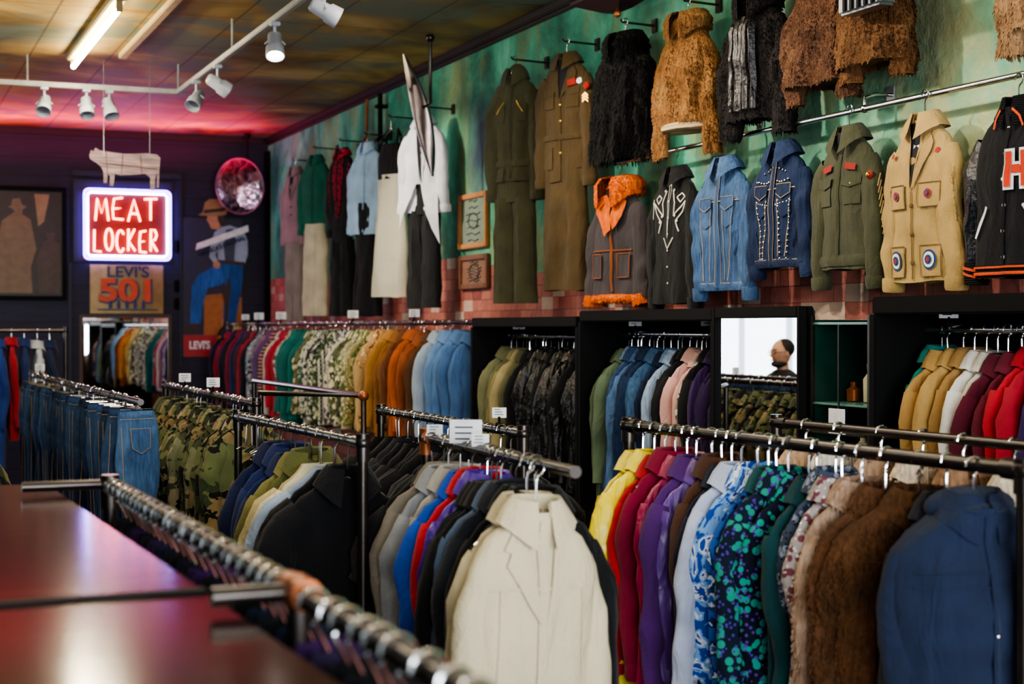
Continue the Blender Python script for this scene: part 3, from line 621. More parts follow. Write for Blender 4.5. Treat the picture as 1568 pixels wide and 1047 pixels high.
itemsD=[('tee',fab('0c0c0f')),(J,fab('1c1c20')),(J,fab('7c7468')),(J,fab('8d8f92')),(J,fab('a8a39a')),(J,fab('5f6a7c')),(J,fab('1f4fb0')),(J,fab('c01f2c')),(J,fab('4a2590','satin')),(J,fab('121215'),dict(deco=stripes,mats=[fab('d8d8d8'),fab('c8202c')])),
 (J,fab('121216')),(J,fab('0c0c0f')),(J,fab('54657e')),(J,fab('22262e')),(J,fab('0a0a0e')),(J,fab('0f0f12')),(J,fab('cbbf9e'),dict(yaw=4,L=.84,sh=.18,jk=.2,dx=-.05,hem=.19,sp=.01)),(J,fab('d2c6a6','spark','97907e'),dict(L=.9,sh=.18,hem=.205,sp=.015,th=.065,sl=.66,w=2.0,yaw=6,jk=.2,roll=.03,dx=-.045,deco=creamdeco))]
rack('clothing_rack',(1.78,5.02),(1.72,3.80),1.37,itemsD,posts=(0,),seed=3,fine=True,n_cards=((.02,.6),(.3,1.15),(.42,.6)),fit=copper,cz=-.035)
rack('clothing_rack',(2.22,6.9),(2.22,5.35),1.36,cols(['0c0c0f','101014','0a0a0c','1c1c22','0f0f13','0b0c10','141418','0c0c0f','101014','121826','0c0c0f','101013','222225','0d0d10','0b0b0e','121216','0c0c10','0a0a0c'],'tee'),seed=4,n_cards=((.9,.6),))
def badges(g):
    r=random.Random(4)
    for k in range(9): g.disc(r.uniform(-.13,.13),-.14-k*.04,.018,.006,3+k%3,10)
bm_=[fab('c2a53a'),fab('b02a2a'),fab('d8d8d8')]
itemsC=[('none',chrome)]*7+[(J,fab('141d40')),(J,fab('1c2a58'),dict(deco=badges,mats=bm_)),(J,fab('16244e'),dict(deco=badges,mats=bm_,yaw=-10)),(J,fab('7f7a44'),dict(deco=badges,mats=bm_,yaw=-10)),(J,fab('5d6036'),dict(deco=badges,mats=bm_)),('tee',fab('b6a87c')),('tee',fab('c8bfa2')),('tee',fab('8fa0b8')),('tee',fab('07080c')),('tee',fab('090a0f'),dict(L=.9,sh=.2,collar=True,w=1.6,yaw=-4))]
rack('clothing_rack',(1.46,6.5),(1.50,5.0),1.37,itemsC,seed=5,fine=True)
cm=[fab('5e6640','camo','84704c','343f28'),fab('6c6e48','camo','8e7c56','3f472c',scale=1.3),fab('585c3a','camo','74603e','2c3422',scale=.9),fab('6a6c50','camo','948868','40442e',scale=1.1)]
itemsK=[(J,fab('56553a')),(J,fab('45482e')),(J,fab('4d4d33'))]+[(J,cm[i%4],dict(L=.74)) for i in range(20)]+[(J,cm[0],dict(th=.05,sh=.215,w=1.6,L=.8,yaw=-8))]
rack('clothing_rack',(1.80,10.2),(1.78,7.7),1.37,itemsK,seed=6,n_cards=((.25,.8),(.6,.8)),fine=True)
jc=['1c2e4c','223656','182640','2a4266','304a70','20304c','3a5474','141f36']
rack('jeans_rack',(1.22,12.9),(1.28,8.1),1.37,[('jeans',fab(jc[R.randrange(8)],'denim',None,'5a7898')) for _ in range(32)]+[('jeans',fab('3c5c84','denim',None,'7c9cc0'),dict(w=1.8,yaw=-14))],seed=7,jz=.055,posts=(0,),n_cards=((.1,.8),),clothes='jeans',ja=.5)
E_=[(J,fab('d9c41c','satin'),dict(L=.85)),(J,fab('e8d21c','satin'),dict(L=.92,sh=.22,w=1.5)),(J,fab('b01c24')),(J,fab('7a1030')),(J,fab('98164e','satin')),(J,fab('4c2264')),(J,fab('62408a','satin')),(J,fab('4a2e20')),(J,fab('141c34')),(J,fab('b9c2d8')),
 (J,fab('1a4aa8','swirl','7fb0e8','e8eef8')),(J,fab('1f5fc0','swirl','0f2a70','c8dcf4')),(J,fab('0c4c4e')),(J,fab('08182a','print','2c8a7a','4a3890',scale=1.9)),(J,fab('081224','print','1f9a8a','5a3aa0',scale=2)),(J,fab('0c3c40')),
 (J,fab('3a4458','print','8890a4','1a2030',scale=2.4)),(J,fab('9a928e','print','6a3a44','c8c4c0',scale=2)),('fur',fab('a48a76','fur','7a5a44','ccb8a8'),dict(n=5000,w=1.4)),('fur',fab('553620','fur','342012','7a5034'),dict(th=.08,sh=.215,n=16000,L=.98,w=1.8)),('fur',fab('4e3018','fur','30200f','744e30'),dict(th=.1,sh=.24,n=20000,L=.98,w=2.2,yaw=-10)),
 (J,fab('0e1220'),dict(th=.05,w=1.2)),('down',fab('1b2740'),dict(th=.11,sh=.245,L=.88,w=2.6,yaw=-18,jk=.2))]
rack('clothing_rack',(2.62,5.12),(2.72,3.26),1.385,E_,seed=8,fine=True,hr=.0045,posts=(0,1),pipe=.021)
rack('clothing_rack',(3.18,5.0),(3.26,3.3),1.39,[('fur',fab(c,'fur',None,None),dict(n=900)) for c in ['c9a98a','e0d6c4','b0927a','d8c0a8','8a6a50','cdbfa8','e4dcd0','705040']],seed=9,hr=.0045,posts=(0,1))
fr=rack('clothing_rack',(.61,4.25),(.655,1.45),1.32,[('folded',fab(R.choice(['101014','181c22','20182e','0c0c10','2a1f3c','141f34','341648','1c1c20'])),dict(L=R.uniform(.5,.62),w=R.choice([.6,.8,1,1.3,1.9]))) for _ in range(40)],seed=10,hr=.0042,posts=(0,),pipe=.018,xoff=.055,jz=.055,foot=False,ja=.12)
mb=MB(); mb.tube([(.64,2.45,1.325),(.50,2.45,1.325)],.016,12,0); mb.tube([(.642,2.40,1.325),(.638,2.5,1.325)],.027,12,1); mb.tube([(.64,2.45,1.31),(.64,2.45,.02)],.018,12,0); mb.ball((.64,2.45,1.325),.03,1); mb.tube([(.38,4.33,1.325),(.61,4.33,1.325)],.014,10,0)
mb.obj('pipe_fitting',[steel,copper],fr)
mb=MB(); mb.tube([(2.15,9.1,1.36),(2.6,8.5,1.36),(2.6,8.5,.0)],.018,10,0); mb.ball((2.6,8.5,1.36),.032,1); mb.tube([(2.15,9.1,1.36),(2.15,9.1,0)],.018,10,0)
mb.tube([(2.6,8.5,1.36),(2.6,11.2,1.36),(2.6,11.2,0)],.018,10,0); mb.obj('pipe_frame',[steel,copper])
far=['1a1a30','8a1f2c','2c1f44','14141c','7c2030','202c58','4a2a30','a03040','1c1c24',('8f8f98','print','4a4a58','c8c8d0'),('b07a80','print','703a48','dcc8c8'),'6a4a78',('8a2434','plaid','3a1018','c8b8a0'),'c9c2ba','b23040',('c8bcae','print','7a4a4a','5a6a58'),'1c7a72','12645e','16706a',
 ('6a6a48','print','c8c0a0','2a3020'),('c8c4b4','print','3a5a48','20302a'),('2c2c30','print','d0ccc0','8a8a80'),('c0bfae','swirl','2c2c30','68705c'),('3a4a38','print','c8c8a8','7a8a5a'),('2a2a30','plaid','c8c4b8','8a8a80'),('d0cabc','print','3c4a70','8a5a4a'),('5a6048','print','d8d0b0','2a2a20'),('a8a080','print','5a6a40','e0d8c0'),
 ('8a7a4c','swirl','4a5a30','c8b888'),'c8a878',('b89060','print','7a4a28','e0c8a0'),'a8783c','8a5a2c','6a3c20','b05a28','94502a','5a3a24','a8b8cc','6f94c4','5c84b8','4a6c9c']
fi=[(J,fab(*c) if isinstance(c,tuple) else fab(c),dict(th=.038)) for c in far]
fi=[x for x in fi for _ in (0,1)]
rack('wall_clothing_rack',(3.72,17.2),(3.84,9.95),1.78,fi,seed=12,jz=.1,n_cards=((.1,.9),(.18,1.1),(.3,1.1),(.62,1.0),(.83,.9)),ja=.28)
def fixture(name,y0,y1,top,rail,items,seed,cards=(),x0=3.72,band=.06,yaw0=0):
    e=empty(name,(4.0,(y0+y1)/2,0)); mb=MB()
    mb.box((x0,y0,top-band),(W-.005,y1,top),0,.006)
    for y in (y0,y1): mb.box((x0,y-.02,0),(W-.005,y+.02,top-band),0,.005)
    mb.box((W-.04,y0+.02,0),(W-.01,y1-.02,top-band),0)
    mb.box((x0+.02,y0+.02,.12),(W-.05,y1-.02,.16),0,.004)
    mb.obj('cabinet_frame',[blackpaint],e)
    r=rack('rail_of_garments',(3.97,y1-.07),(3.97,y0+.07),rail,items,seed=seed,frame=False,ext=.045,n_cards=cards,yaw0=yaw0)
    for o in r.children:
        o.parent=e; o.matrix_parent_inverse=Matrix.Translation(-Vector(e.location))
        if o.name.startswith('rail_frame'): o.data.materials[0]=chrome
    bpy.data.objects.remove(r)
A=['7a7a58','6c6c4c','8f8658','a89a70','5c5c40','131316','0f0f12']+[('0d0d10','leather')]*3+['0c0c10']+[('100e10','leather')]*4+['0c0c0f',('0b0b0e','leather'),('0d0d11','leather'),('0a0a0d','leather')]
fixture('garment_alcove',8.06,9.72,1.81,1.69,cols(A),21,((.1,.9),))
B=['4f6048','5e7058',('7c94b4','denim'),('2c4468','denim'),('4a6890','denim'),('1c2e4c','denim'),('182a48','denim'),('3a5878','denim'),('14203a','denim'),('6e8eae','denim'),('90a4bc','denim'),'101014','141418','d8a8a0','e0b0a8',('dcd8cc','print','8a8478','5a564c'),'101014','30184c','24143c','2c1844','1c1230']
fixture('garment_alcove',6.52,8.02,1.84,1.71,cols(B),22,((.1,.8),(.72,1.1)))
Cc=['1c8074','b08a50','b89458','a07c48','e0dcd4','d8d0c4','5a1428','6a1c30','b41c2c','a82030','3c2458','4a2a68',('7c98bc','denim'),('5a7aa4','denim'),'32405c','c8b49a','2c2420','3a2018','4a2a1c',('2a1a16','leather'),('1c1416','leather'),'141216']
fixture('garment_alcove',3.55,5.24,1.87,1.74,[(k,m,dict(th=.04)) for k,m in cols(Cc)],23,((.06,.9),),band=.07)
mir=NT('mirror'); mir.base((.92,.94,.95,1)); mir.b.inputs['Metallic'].default_value=1; mir.b.inputs['Roughness'].default_value=.01; mir=mir.m
e=empty('wall_mirror',(3.75,6.1,1)); mb=MB(); mb.box((3.725,5.76,.1),(3.735,6.48,1.79),1); mb.box((3.735,5.74,.0),(3.78,6.5,1.84),0,.006); mb.obj('mirror_panel',[blackpaint,mir],e,smooth=False)
mb=MB(); mb.box((3.705,6.47,.0),(3.75,6.5,1.84),0,.004); mb.box((3.705,5.74,.0),(3.75,5.765,1.84),0,.004);  mb.box((3.705,5.765,1.79),(3.75,6.47,1.84),0,.004); mb.obj('mirror_frame',[blackpaint],e)
e=empty('display_cabinet',(3.9,5.5,0)); mb=MB(); gm=simple('cabinet_back','123a30',.3); shm=simple('shelf_green','5a8a7c',.2)
mb.box((4.2,5.29,0),(4.25,5.72,1.8),1,.003)
for z in(.0,.45,.85,1.15,1.42,1.76): mb.box((3.75,5.29,z),(4.2,5.72,z+.01),2,.003)
for y in(5.28,5.70):
    for x in (3.74,4.18): mb.box((x,y,0),(x+.02,y+.02,1.8),0,.003)
mb.box((3.735,5.49,.02),(3.742,5.50,1.76),0,.002); mb.box((3.735,5.305,1.3),(3.742,5.70,1.315),0,.002); mb.box((3.745,5.71,0),(4.2,5.725,1.78),1)
for k,(y,z,h,c) in enumerate([(5.36,1.165,.12,3),(5.45,1.165,.09,4),(5.55,1.165,.14,5),(5.62,1.435,.08,3),(5.4,1.435,.12,4),(5.5,1.435,.16,5),(5.38,.865,.14,5),(5.52,.865,.1,3),(5.6,.865,.13,4)]):
    mb.tube([(3.9,y,z),(3.9,y,z+h*.6),(3.9,y,z+h*.75),(3.9,y,z+h)],[.03,.032,.014,.016],10,c)
mb.box((3.725,5.44,1.305),(3.733,5.55,1.41),6,.001)
mb.obj('cabinet_body',[steel,gm,shm,copper,simple('dkred','7a2020'),simple('cream_box','c8c0a0'),cardm],e)

rack('long_garment_rack',(-.6,14.3),(1.55,14.3),1.72,[(J,fab(*c) if isinstance(c,tuple) else fab(c),dict(L=R.uniform(.85,1.1))) for c in ['2a2a40','b02434','2c3c78','8a1c30','20306a','14141c','a82438','8a1f2c','2c4a88','5a2a50','c03048','1c2c5c','b82838','a0a4b4','2a3c74','27408a','a02030','243468','b9bcc6','202c50']],seed=14,yaw0=0)
rack('clothing_rack',(.28,9.2),(.42,7.4),1.3,[(J,m,dict(sh=.19)) for m in [cm[2],fab('14141a'),cm[0],fab('22222a'),cm[3],cm[0],fab('1c1c20'),cm[2],cm[1],cm[2]]*2],seed=15)

# ------------------------------------------------------------------ counter
def woodtop():
    n=NT('varnished_wood'); g=n.noise(1,5,n.mapping((2.2,26,26),(0,0,0)),dist=.3); b=n.noise(1.2,3)
    n.base(n.mix(.5,n.ramp(g,[(.3,C('1c0806')),(.7,C('4c221a'))]),n.ramp(b,[(.3,C('200d0a')),(.7,C('54281c'))]))); n.b.inputs['Roughness'].default_value=.13
    n.b.inputs['Specular IOR Level'].default_value=.6; n.bump(g,.1,.003); return n.m
wt=woodtop()
for (y0,y1,zt) in ((0.004,2.02,1.3),(-1.72,-.004,1.298)):
    mb=MB(); mb.box((-2.0,y0,zt-.045),(.0,y1,zt),0,.003); mb.box((-1.95,y0+.03,.08),(-.04,y1-.03,zt-.045),1,.006); mb.box((-1.9,y0+.06,0),(-.08,y1-.06,.08),1)
    for k in range(4):
        yy=y0+.08+(y1-y0-.16)*k/4; mb.box((-.045,yy+.02,.15),(-.03,yy+(y1-y0-.16)/4-.02,zt-.1),0,.006); mb.ball((-.02,yy+.1,.75),.014,2)
    if y1>1: mb.box((-2.0,-.0,zt-.02),(.0,.03,zt+.004),1,.001)
    mb.obj('display_counter',[wt,blackpaint,brass],None,(.535,2.65,0),(0,0,math.radians(1.6)))

# ------------------------------------------------------------------ back wall objects
def onback(yoff=0): return lambda a,b,d:(a,D-.004-yoff-d,b)
purp=simple('purple_panel','1c1630',.5)
e=empty('framed_photograph',(1.5,D,2.7)); mb=MB()
mb.box((1.05,D-.05,3.28),(2.04,D-.004,3.23),0,.006); mb.box((1.05,D-.05,2.04),(2.04,D-.004,2.09),0,.006); mb.box((1.99,D-.05,2.09),(2.04,D-.004,3.23),0,.006); mb.box((1.05,D-.05,2.09),(1.10,D-.004,3.23),0,.006)
mb.box((1.10,D-.03,2.09),(1.99,D-.006,3.23),1); mb.obj('frame',[blackpaint,simple('print_bg','3a342e',.5)],e)
mb=MB(); f=onback(.028)
mb.poly([(1.3,2.12),(1.3,2.6),(1.36,2.9),(1.46,2.98),(1.5,3.0),(1.46,3.04),(1.42,3.05),(1.46,3.07),(1.47,3.14),(1.55,3.15),(1.57,3.08),(1.62,3.06),(1.58,3.03),(1.57,2.98),(1.66,2.92),(1.72,2.6),(1.66,2.4),(1.68,2.12)],.003,f,0)
mb.poly([(1.75,2.12),(1.72,2.5),(1.8,2.68),(1.84,2.7),(1.82,2.78),(1.92,2.78),(1.91,2.7),(1.97,2.66),(1.97,2.12)],.003,f,1)
mb.poly([(1.12,2.12),(1.12,2.5),(1.2,2.56),(1.26,2.4),(1.28,2.12)],.003,f,1)
mb.poly([(1.7,3.2),(1.74,2.85),(1.8,2.9),(1.86,3.2)],.003,f,2); mb.obj('print',[simple('sepia1','7c6c54',.6),simple('sepia2','544a40',.6),simple('sepia3','988460',.6)],e,smooth=False)
e=empty('neon_sign',(2.69,D-.1,2.9)); x0,x1,z0,z1=2.21,3.17,2.49,3.28
mb=MB(); mb.box((x0-.1,D-.03,z0-.02),(x1+.03,D-.004,z1+.1),0,.006); mb.box((x0+.0,D-.06,z0),(x1,D-.03,z1),1,.006); mb.obj('backboard',[purp,simple('board_painted_glow','5a1818',.5,0,.25)],e)  # inner board emits faint red itself, standing in for glow from the tubes
def tubeglow(name,c,s):
    n=NT(name); n.base(C(c)); n.b.inputs['Emission Color'].default_value=C(c); n.b.inputs['Emission Strength'].default_value=s; n.b.inputs['Roughness'].default_value=.2; return n.m
yb=D-.1
def rr(x0,x1,z0,z1,r,y):
    P=[]
    for cx,cz,a0 in((x1-r,z1-r,0),(x0+r,z1-r,90),(x0+r,z0+r,180),(x1-r,z0+r,270)):
        for k in range(5): a=math.radians(a0+k*22.5); P.append((cx+r*math.cos(a),y,cz+r*math.sin(a)))
    return P
mb=MB(); mb.tube(rr(x0+.012,x1-.012,z0+.012,z1-.012,.05,yb),.011,8,0,closed=True); mb.tube(rr(x0+.045,x1-.045,z0+.045,z1-.045,.04,yb),.010,8,1,closed=True)
mb.obj('border_tubes',[tubeglow('neon_violet','7a58ff',14),tubeglow('neon_lilac','e0c8ff',14)],e)
LT={'M':[[(0,0),(.12,1),(.4,.35),(.68,1),(.85,0)]],'E':[[(.7,1),(.15,.95),(.05,.5),(.6,.52),(.05,.48),(.1,.03),(.75,0)]],'A':[[(0,0),(.38,1),(.8,0)],[(.15,.35),(.65,.35)]],'T':[[(0,.97),(.85,1)],[(.42,.98),(.42,0)]],
 'L':[[(.08,1),(.05,.03),(.75,0)]],'O':[[(.4+.38*math.cos(a),.5+.5*math.sin(a)) for a in [2*pi*i/14+1.6 for i in range(15)]]],'C':[[(.42+.4*math.cos(a),.5+.5*math.sin(a)) for a in [.7+ (2*pi-1.4)*i/12 for i in range(13)]]],
 'K':[[(.08,1),(.06,0)],[(.7,1),(.08,.45),(.75,0)]],'R':[[(.06,0),(.08,1),(.5,.98),(.68,.75),(.5,.52),(.1,.48),(.72,0)]]}
mb=MB()
def word(s,x,z,h,w,gap,tilt=0):
    for i,ch in enumerate(s):
        zz=z+(.012 if i%2 else -.004)+tilt*i
        for st in LT[ch]: mb.tube([(x+p[0]*w,yb,zz+p[1]*h) for p in st],.0078,8,0)
        x+=w*.85+gap
word('MEAT',2.34,2.93,.24,.165,.037); word('LOCKER',2.32,2.585,.24,.108,.031)
mb.obj('letter_tubes',[tubeglow('neon_red','ff6a4c',18)],e)
e=empty('jeans_advert_sign',(2.69,D-.05,2.13)); mb=MB()
rows=[[(2.29+.8*j/12,D-.03-.05*math.sin(pi*j/12)-(.004 if i else 0),(1.9,2.44)[i]) for j in range(13)] for i in range(2)]
mb.grid(rows,0,False); mb.grid([[(x,y+.02,z) for x,y,z in r] for r in rows],0,False)
mb.obj('board',[simple('placard_tan','b09660',.5)],e)
orange=simple('sign_orange','d8522a',.5); navy=simple('sign_navy','2a3868',.5)
text('sign_word',"LEVI'S",.17,(2.69,D-.1,2.355),BK,navy,e,bold=.004,sx=1.1); text('sign_number',"501",.34,(2.69,D-.1,2.145),BK,orange,e,sx=1.25,bold=.012); text('sign_number_shadow',"501",.34,(2.70,D-.095,2.135),BK,navy,e,sx=1.25,bold=.022,ext=.001)
mb=MB()
for k in range(5): x=2.5+k*.09; mb.ball((x,D-.1,2.035),.016,0,(1,.3,1),8); mb.box((x-.02,D-.104,1.955),(x+.02,D-.098,2.02),0,.004)
mb.box((2.36,D-.1,1.935),(3.02,D-.097,1.95),0); mb.obj('sign_figures',[navy],e)
# cowboy cut-out poster (drawing laid out on a sheet, 7.5 mm per unit)
e=empty('cowboy_poster',(3.67,D,2.3)); mb=MB()
S=lambda pts:[(3.31+(a-280)*.0075,1.75+(500-b)*.0075) for a,b in pts]
mb.poly(S([(280,545),(371,545),(371,335),(280,335)]),.01,onback(),0)
mb.poly(S([(312,543),(370,543),(370,455),(350,448),(312,452)]),.002,onback(.011),1); mb.poly(S([(330,543),(369,543),(369,500),(340,488)]),.002,onback(.0135),2)
mb.poly(S([(281,545),(331,545),(331,512),(281,512)]),.003,onback(.016),3)
mb.poly(S([(338,402),(372,402),(371,430),(364,470),(358,501),(341,501),(342,465),(344,436)]),.004,onback(.018),4)
mb.poly(S([(334,399),(352,402),(350,424),(338,436),(318,441),(310,466),(307,498),(291,498),(292,462),(294,438),(303,422),(322,411)]),.005,onback(.018),11)
mb.poly(S([(352,424),(346,436),(338,441),(344,470),(342,500),(346,500),(350,470),(352,440)]),.001,onback(.0235),5)
mb.poly(S([(290,495),(307,495),(308,503),(298,509),(282,509),(281,504)]),.004,onback(.024),5); mb.poly(S([(340,498),(358,498),(359,508),(346,514),(331,513),(334,506)]),.004,onback(.024),5)
mb.poly(S([(334,401),(332,376),(330,358),(338,348),(352,345),(366,350),(373,362),(375,384),(373,404)]),.004,onback(.019),7)
mb.poly(S([(344,400),(342,376),(346,352),(356,350),(360,366),(358,402)]),.002,onback(.0235),6)
mb.poly(S([(364,350),(374,356),(379,368),(379,390),(374,404),(367,402),(369,386),(364,372)]),.003,onback(.026),7)
mb.poly(S([(328,356),(336,350),(340,360),(336,376),(329,390),(333,400),(329,406),(320,394),(322,376)]),.004,onback(.027),7)
mb.poly(S([(327,399),(336,402),(336,410),(329,411),(325,406)]),.003,onback(.031),8); mb.poly(S([(333,398),(374,401),(374,406),(333,403)]),.002,onback(.031),5)
mb.poly(S([(318,330),(330,326),(338,333),(338,345),(334,352),(323,351),(319,342),(316,338)]),.004,onback(.028),8)
mb.poly(S([(332,327),(342,326),(344,340),(338,348),(333,338)]),.003,onback(.0325),5)
mb.poly(S([(303,331),(310,326),(313,312),(320,306),(334,306),(341,313),(342,322),(350,321),(345,329),(332,332),(316,332)]),.004,onback(.036),9); mb.poly(S([(312,323),(342,319),(342,324),(312,328)]),.001,onback(.0405),5)
mb.poly(S([(299,384),(301,374),(379,344),(380,354)]),.003,onback(.037),10)
mb.obj('poster_board',[simple('p_purple','2c2440'),simple('p_ochre','a8642c'),simple('p_yellow','d09a40'),simple('p_red','a8242c'),fab('2f5490','denim'),simple('p_boot','3a2018'),simple('p_vest','3a4258'),simple('p_shirt','9aa2bc'),simple('p_skin','c08868'),simple('p_hat','9a7850'),cardm,fab('3a64a6','denim')],e,smooth=False)
text('banner_text',"AMERICA'S ORIGINAL",.068,(3.75,D-.05,2.67),(pi/2,-math.radians(21.5),0),inkm,e,bold=.002,sx=.86); text('label_text',"LEVI'S",.12,(3.50,D-.026,1.54),BK,cardm,e,sx=.8,bold=.004)
# convex security mirror
e=empty('security_mirror',(3.86,17.3,3.32)); mb=MB(); rows=[]; RM=.285
for i in range(9):
    r=RM*math.sin(i/8*1.0)/math.sin(1.0); y=-.05*(math.cos(i/8*1.3)-math.cos(1.3)); rows.append([(r*math.cos(2*pi*j/36)*.9,y,r*math.sin(2*pi*j/36)*1.08) for j in range(36)])
mb.grid(rows,0); mb.tube([(RM*.915*math.cos(2*pi*j/36),0,RM*1.095*math.sin(2*pi*j/36)) for j in range(36)],.012,8,1,closed=True); mb.grid([[(r*math.cos(2*pi*j/36)*.9,.015,r*math.sin(2*pi*j/36)*1.08) for j in range(36)] for r in(.0,RM)],1)
pm=NT('tinted_mirror'); nn=pm.noise(7,4,dist=1.5); pm.base(pm.ramp(nn,[(.35,(.05,.03,.05,1)),(.5,(.3,.16,.24,1)),(.65,(.65,.5,.58,1))])); pm.b.inputs['Metallic'].default_value=.9; pm.b.inputs['Roughness'].default_value=.22; pm.bump(pm.noise(7,3),.5,.04)
mb.obj('convex_mirror',[pm.m,simple('mirror_rim','8a5a78',.3,.6)],e,(3.86,17.3,3.32),(math.radians(-2),math.radians(-8),math.radians(-18)))
mb=MB(); mb.tube([(3.92,17.4,3.35),(3.98,17.45,3.6),(3.98,17.45,CEIL)],.01,8,0); mb.ball((3.98,17.45,CEIL-.02),.04,0); mb.obj('bracket',[blackpaint],e)
e=empty('framed_mirror',(2.68,D,1.5)); mb=MB(); mb.box((2.2,D-.03,.6),(3.15,D-.02,1.85),1); mb.box((2.17,D-.05,.56),(2.21,D-.004,1.89),0,.006); mb.box((3.14,D-.05,.56),(3.18,D-.004,1.89),0,.006); mb.box((2.21,D-.05,1.85),(3.14,D-.004,1.89),0,.006); mb.obj('mirror_panel',[simple('dark_wood_frame','4a3226',.5),mir],e,smooth=False)
mb=MB()
for z in(2.6,2.15,1.95): mb.box((3.215,D-.03,z),(3.27,D-.004,z+.12),0,.004); mb.tube([(3.24,D-.035,z-.01),(3.24,D-.035,z+.13)],.012,8,0)
mb.obj('door_hinges',[blackpaint])
mb=MB()
for a,b,c,d in((3.275,3.30,1.3,3.4),(2.06,2.09,.6,2.45),(2.1,3.3,3.42,3.48)): mb.box((a,D-.028,c),(b,D-.004,d),0,.005)
mb.obj('trim_4',[purp])
mb=MB(); mb.box((W-.012,16.3,1.9),(W-.002,16.85,2.85),0,.002); mb.box((W-.015,16.36,2.5),(W-.011,16.79,2.8),1); mb.box((W-.015,16.36,2.1),(W-.011,16.79,2.4),2); mb.obj('wall_poster',[simple('po_o','b8603c'),simple('po_b','3c3440'),simple('po_t','c8a070')],smooth=False)
cow=[(0,.80),(.02,.93),(.06,.9),(.08,1.0),(.13,.95),(.2,.93),(.5,.9),(.8,.96),(.95,.95),(1,.87),(.995,.5),(1.0,.08),(.97,.08),(.965,.5),(.94,.3),(.945,0),(.88,0),(.87,.33),(.8,.42),(.6,.36),(.45,.33),(.37,.36),(.36,.03),(.31,.03),(.3,.3),(.27,.33),(.27,.1),(.22,.1),(.21,.4),(.17,.52),(.12,.6),(.05,.66),(.01,.72)]
def cowmat():
    n=NT('worn_pink_paint'); f=n.noise(1,4,n.mapping((4,4,50))); n.base(n.ramp(f,[(.3,C('54464e')),(.5,C('7e686e')),(.7,C('a08a8a'))])); n.b.inputs['Roughness'].default_value=.6; return n.m
e=empty('hanging_cow_sign',(1.94,12.94,3.03)); mb=MB(); mb.poly([(x*.56-.28,z*.31-.155) for x,z in cow],.02,lambda a,b,d:(a,d,b),0)
for P in([(-.15,.13),(-.13,-.05)],[(-.02,.12),(-.02,-.04)],[(.12,.12),(.14,-.03)],[(-.2,.04),(.26,.02)]): mb.tube([(p[0],-.003,p[1]) for p in P],.003,6,1)
mb.obj('cow_plate',[cowmat(),simple('cow_line','5a3038',.6)],e,(1.94,12.94,3.03),(0,math.radians(3),math.radians(-8)),smooth=False)
mb=MB(); mb.tube([(1.78,12.96,3.14),(1.78,12.96,CEIL)],.0025,5,0); mb.tube([(2.14,12.92,3.13),(2.14,12.92,CEIL)],.0025,5,0); mb.obj('wires',[chrome],e)
def plaque(name,y0,y1,z0,z1,bg,fg):
    mb=MB(); x=W-.004
    mb.box((x-.03,y0,z0),(x,y0+.04,z1),0,.005); mb.box((x-.03,y1-.04,z0),(x,y1,z1),0,.005); mb.box((x-.03,y0+.04,z0),(x,y1-.04,z0+.04),0,.005); mb.box((x-.03,y0+.04,z1-.04),(x,y1-.04,z1),0,.005)
    mb.box((x-.012,y0+.04,z0+.04),(x,y1-.04,z1-.04),1)
    r=random.Random(3); yc=(y0+y1)/2; zc=(z0+z1)/2; n=7
    for k in range(n):
        zz=z0+.06+(z1-z0-.12)*k/(n-1); w=r.uniform(.08,.19); mb.tube([(x-.015,yc+w,zz),(x-.015,yc+w*.3,zz+.01),(x-.015,yc-w*.3,zz-.008),(x-.015,yc-w,zz+.006)],.004,5,2)
    mb.tube([(x-.015,yc+.1*math.cos(a),zc+.06*math.sin(a)) for a in [2*pi*i/16 for i in range(16)]],.004,5,2,closed=True)
    mb.obj(name,[bg,simple(name+'_bg',fg,.6),simple('plq_ink','2c3430',.6)])
plaque('framed_drawing',10.85,11.45,2.35,2.77,simple('oak','a8703c',.5),'6a7868'); plaque('carved_wood_plaque',10.83,11.43,2.04,2.30,simple('darkoak','6a4430',.5),'7a5440')
e=empty('hanging_propeller_blade',(3.85,11.15,3.4)); mb=MB(); rows=[]
for i in range(25):
    t=i/24; w=.01+.06*math.sin(pi*min(1,t*1.02))**.8; tw=.6*(t-.5)
    cx=-.12+.22*t+.03*math.sin(pi*t); z=.4-.92*t
    rows.append([(cx+w*math.cos(a)*math.cos(tw),w*math.cos(a)*math.sin(tw)+.013*math.sin(a),z) for a in [2*pi*j/16 for j in range(16)]])
mb.grid(rows,0); mb.face(rows[0],0); mb.face(rows[-1][::-1],0); mb.obj('blade',[simple('polished_alu','8a8288',.18,1)],e,(3.85,11.15,3.4),(0,0,math.radians(-30)))
mb=MB(); mb.tube([(3.9,11.05,CEIL),(3.9,11.05,3.42),(3.87,11.12,3.4)],.014,8,0); mb.ball((3.9,11.05,CEIL-.02),.035,0); mb.obj('drop_rod',[steel],e)
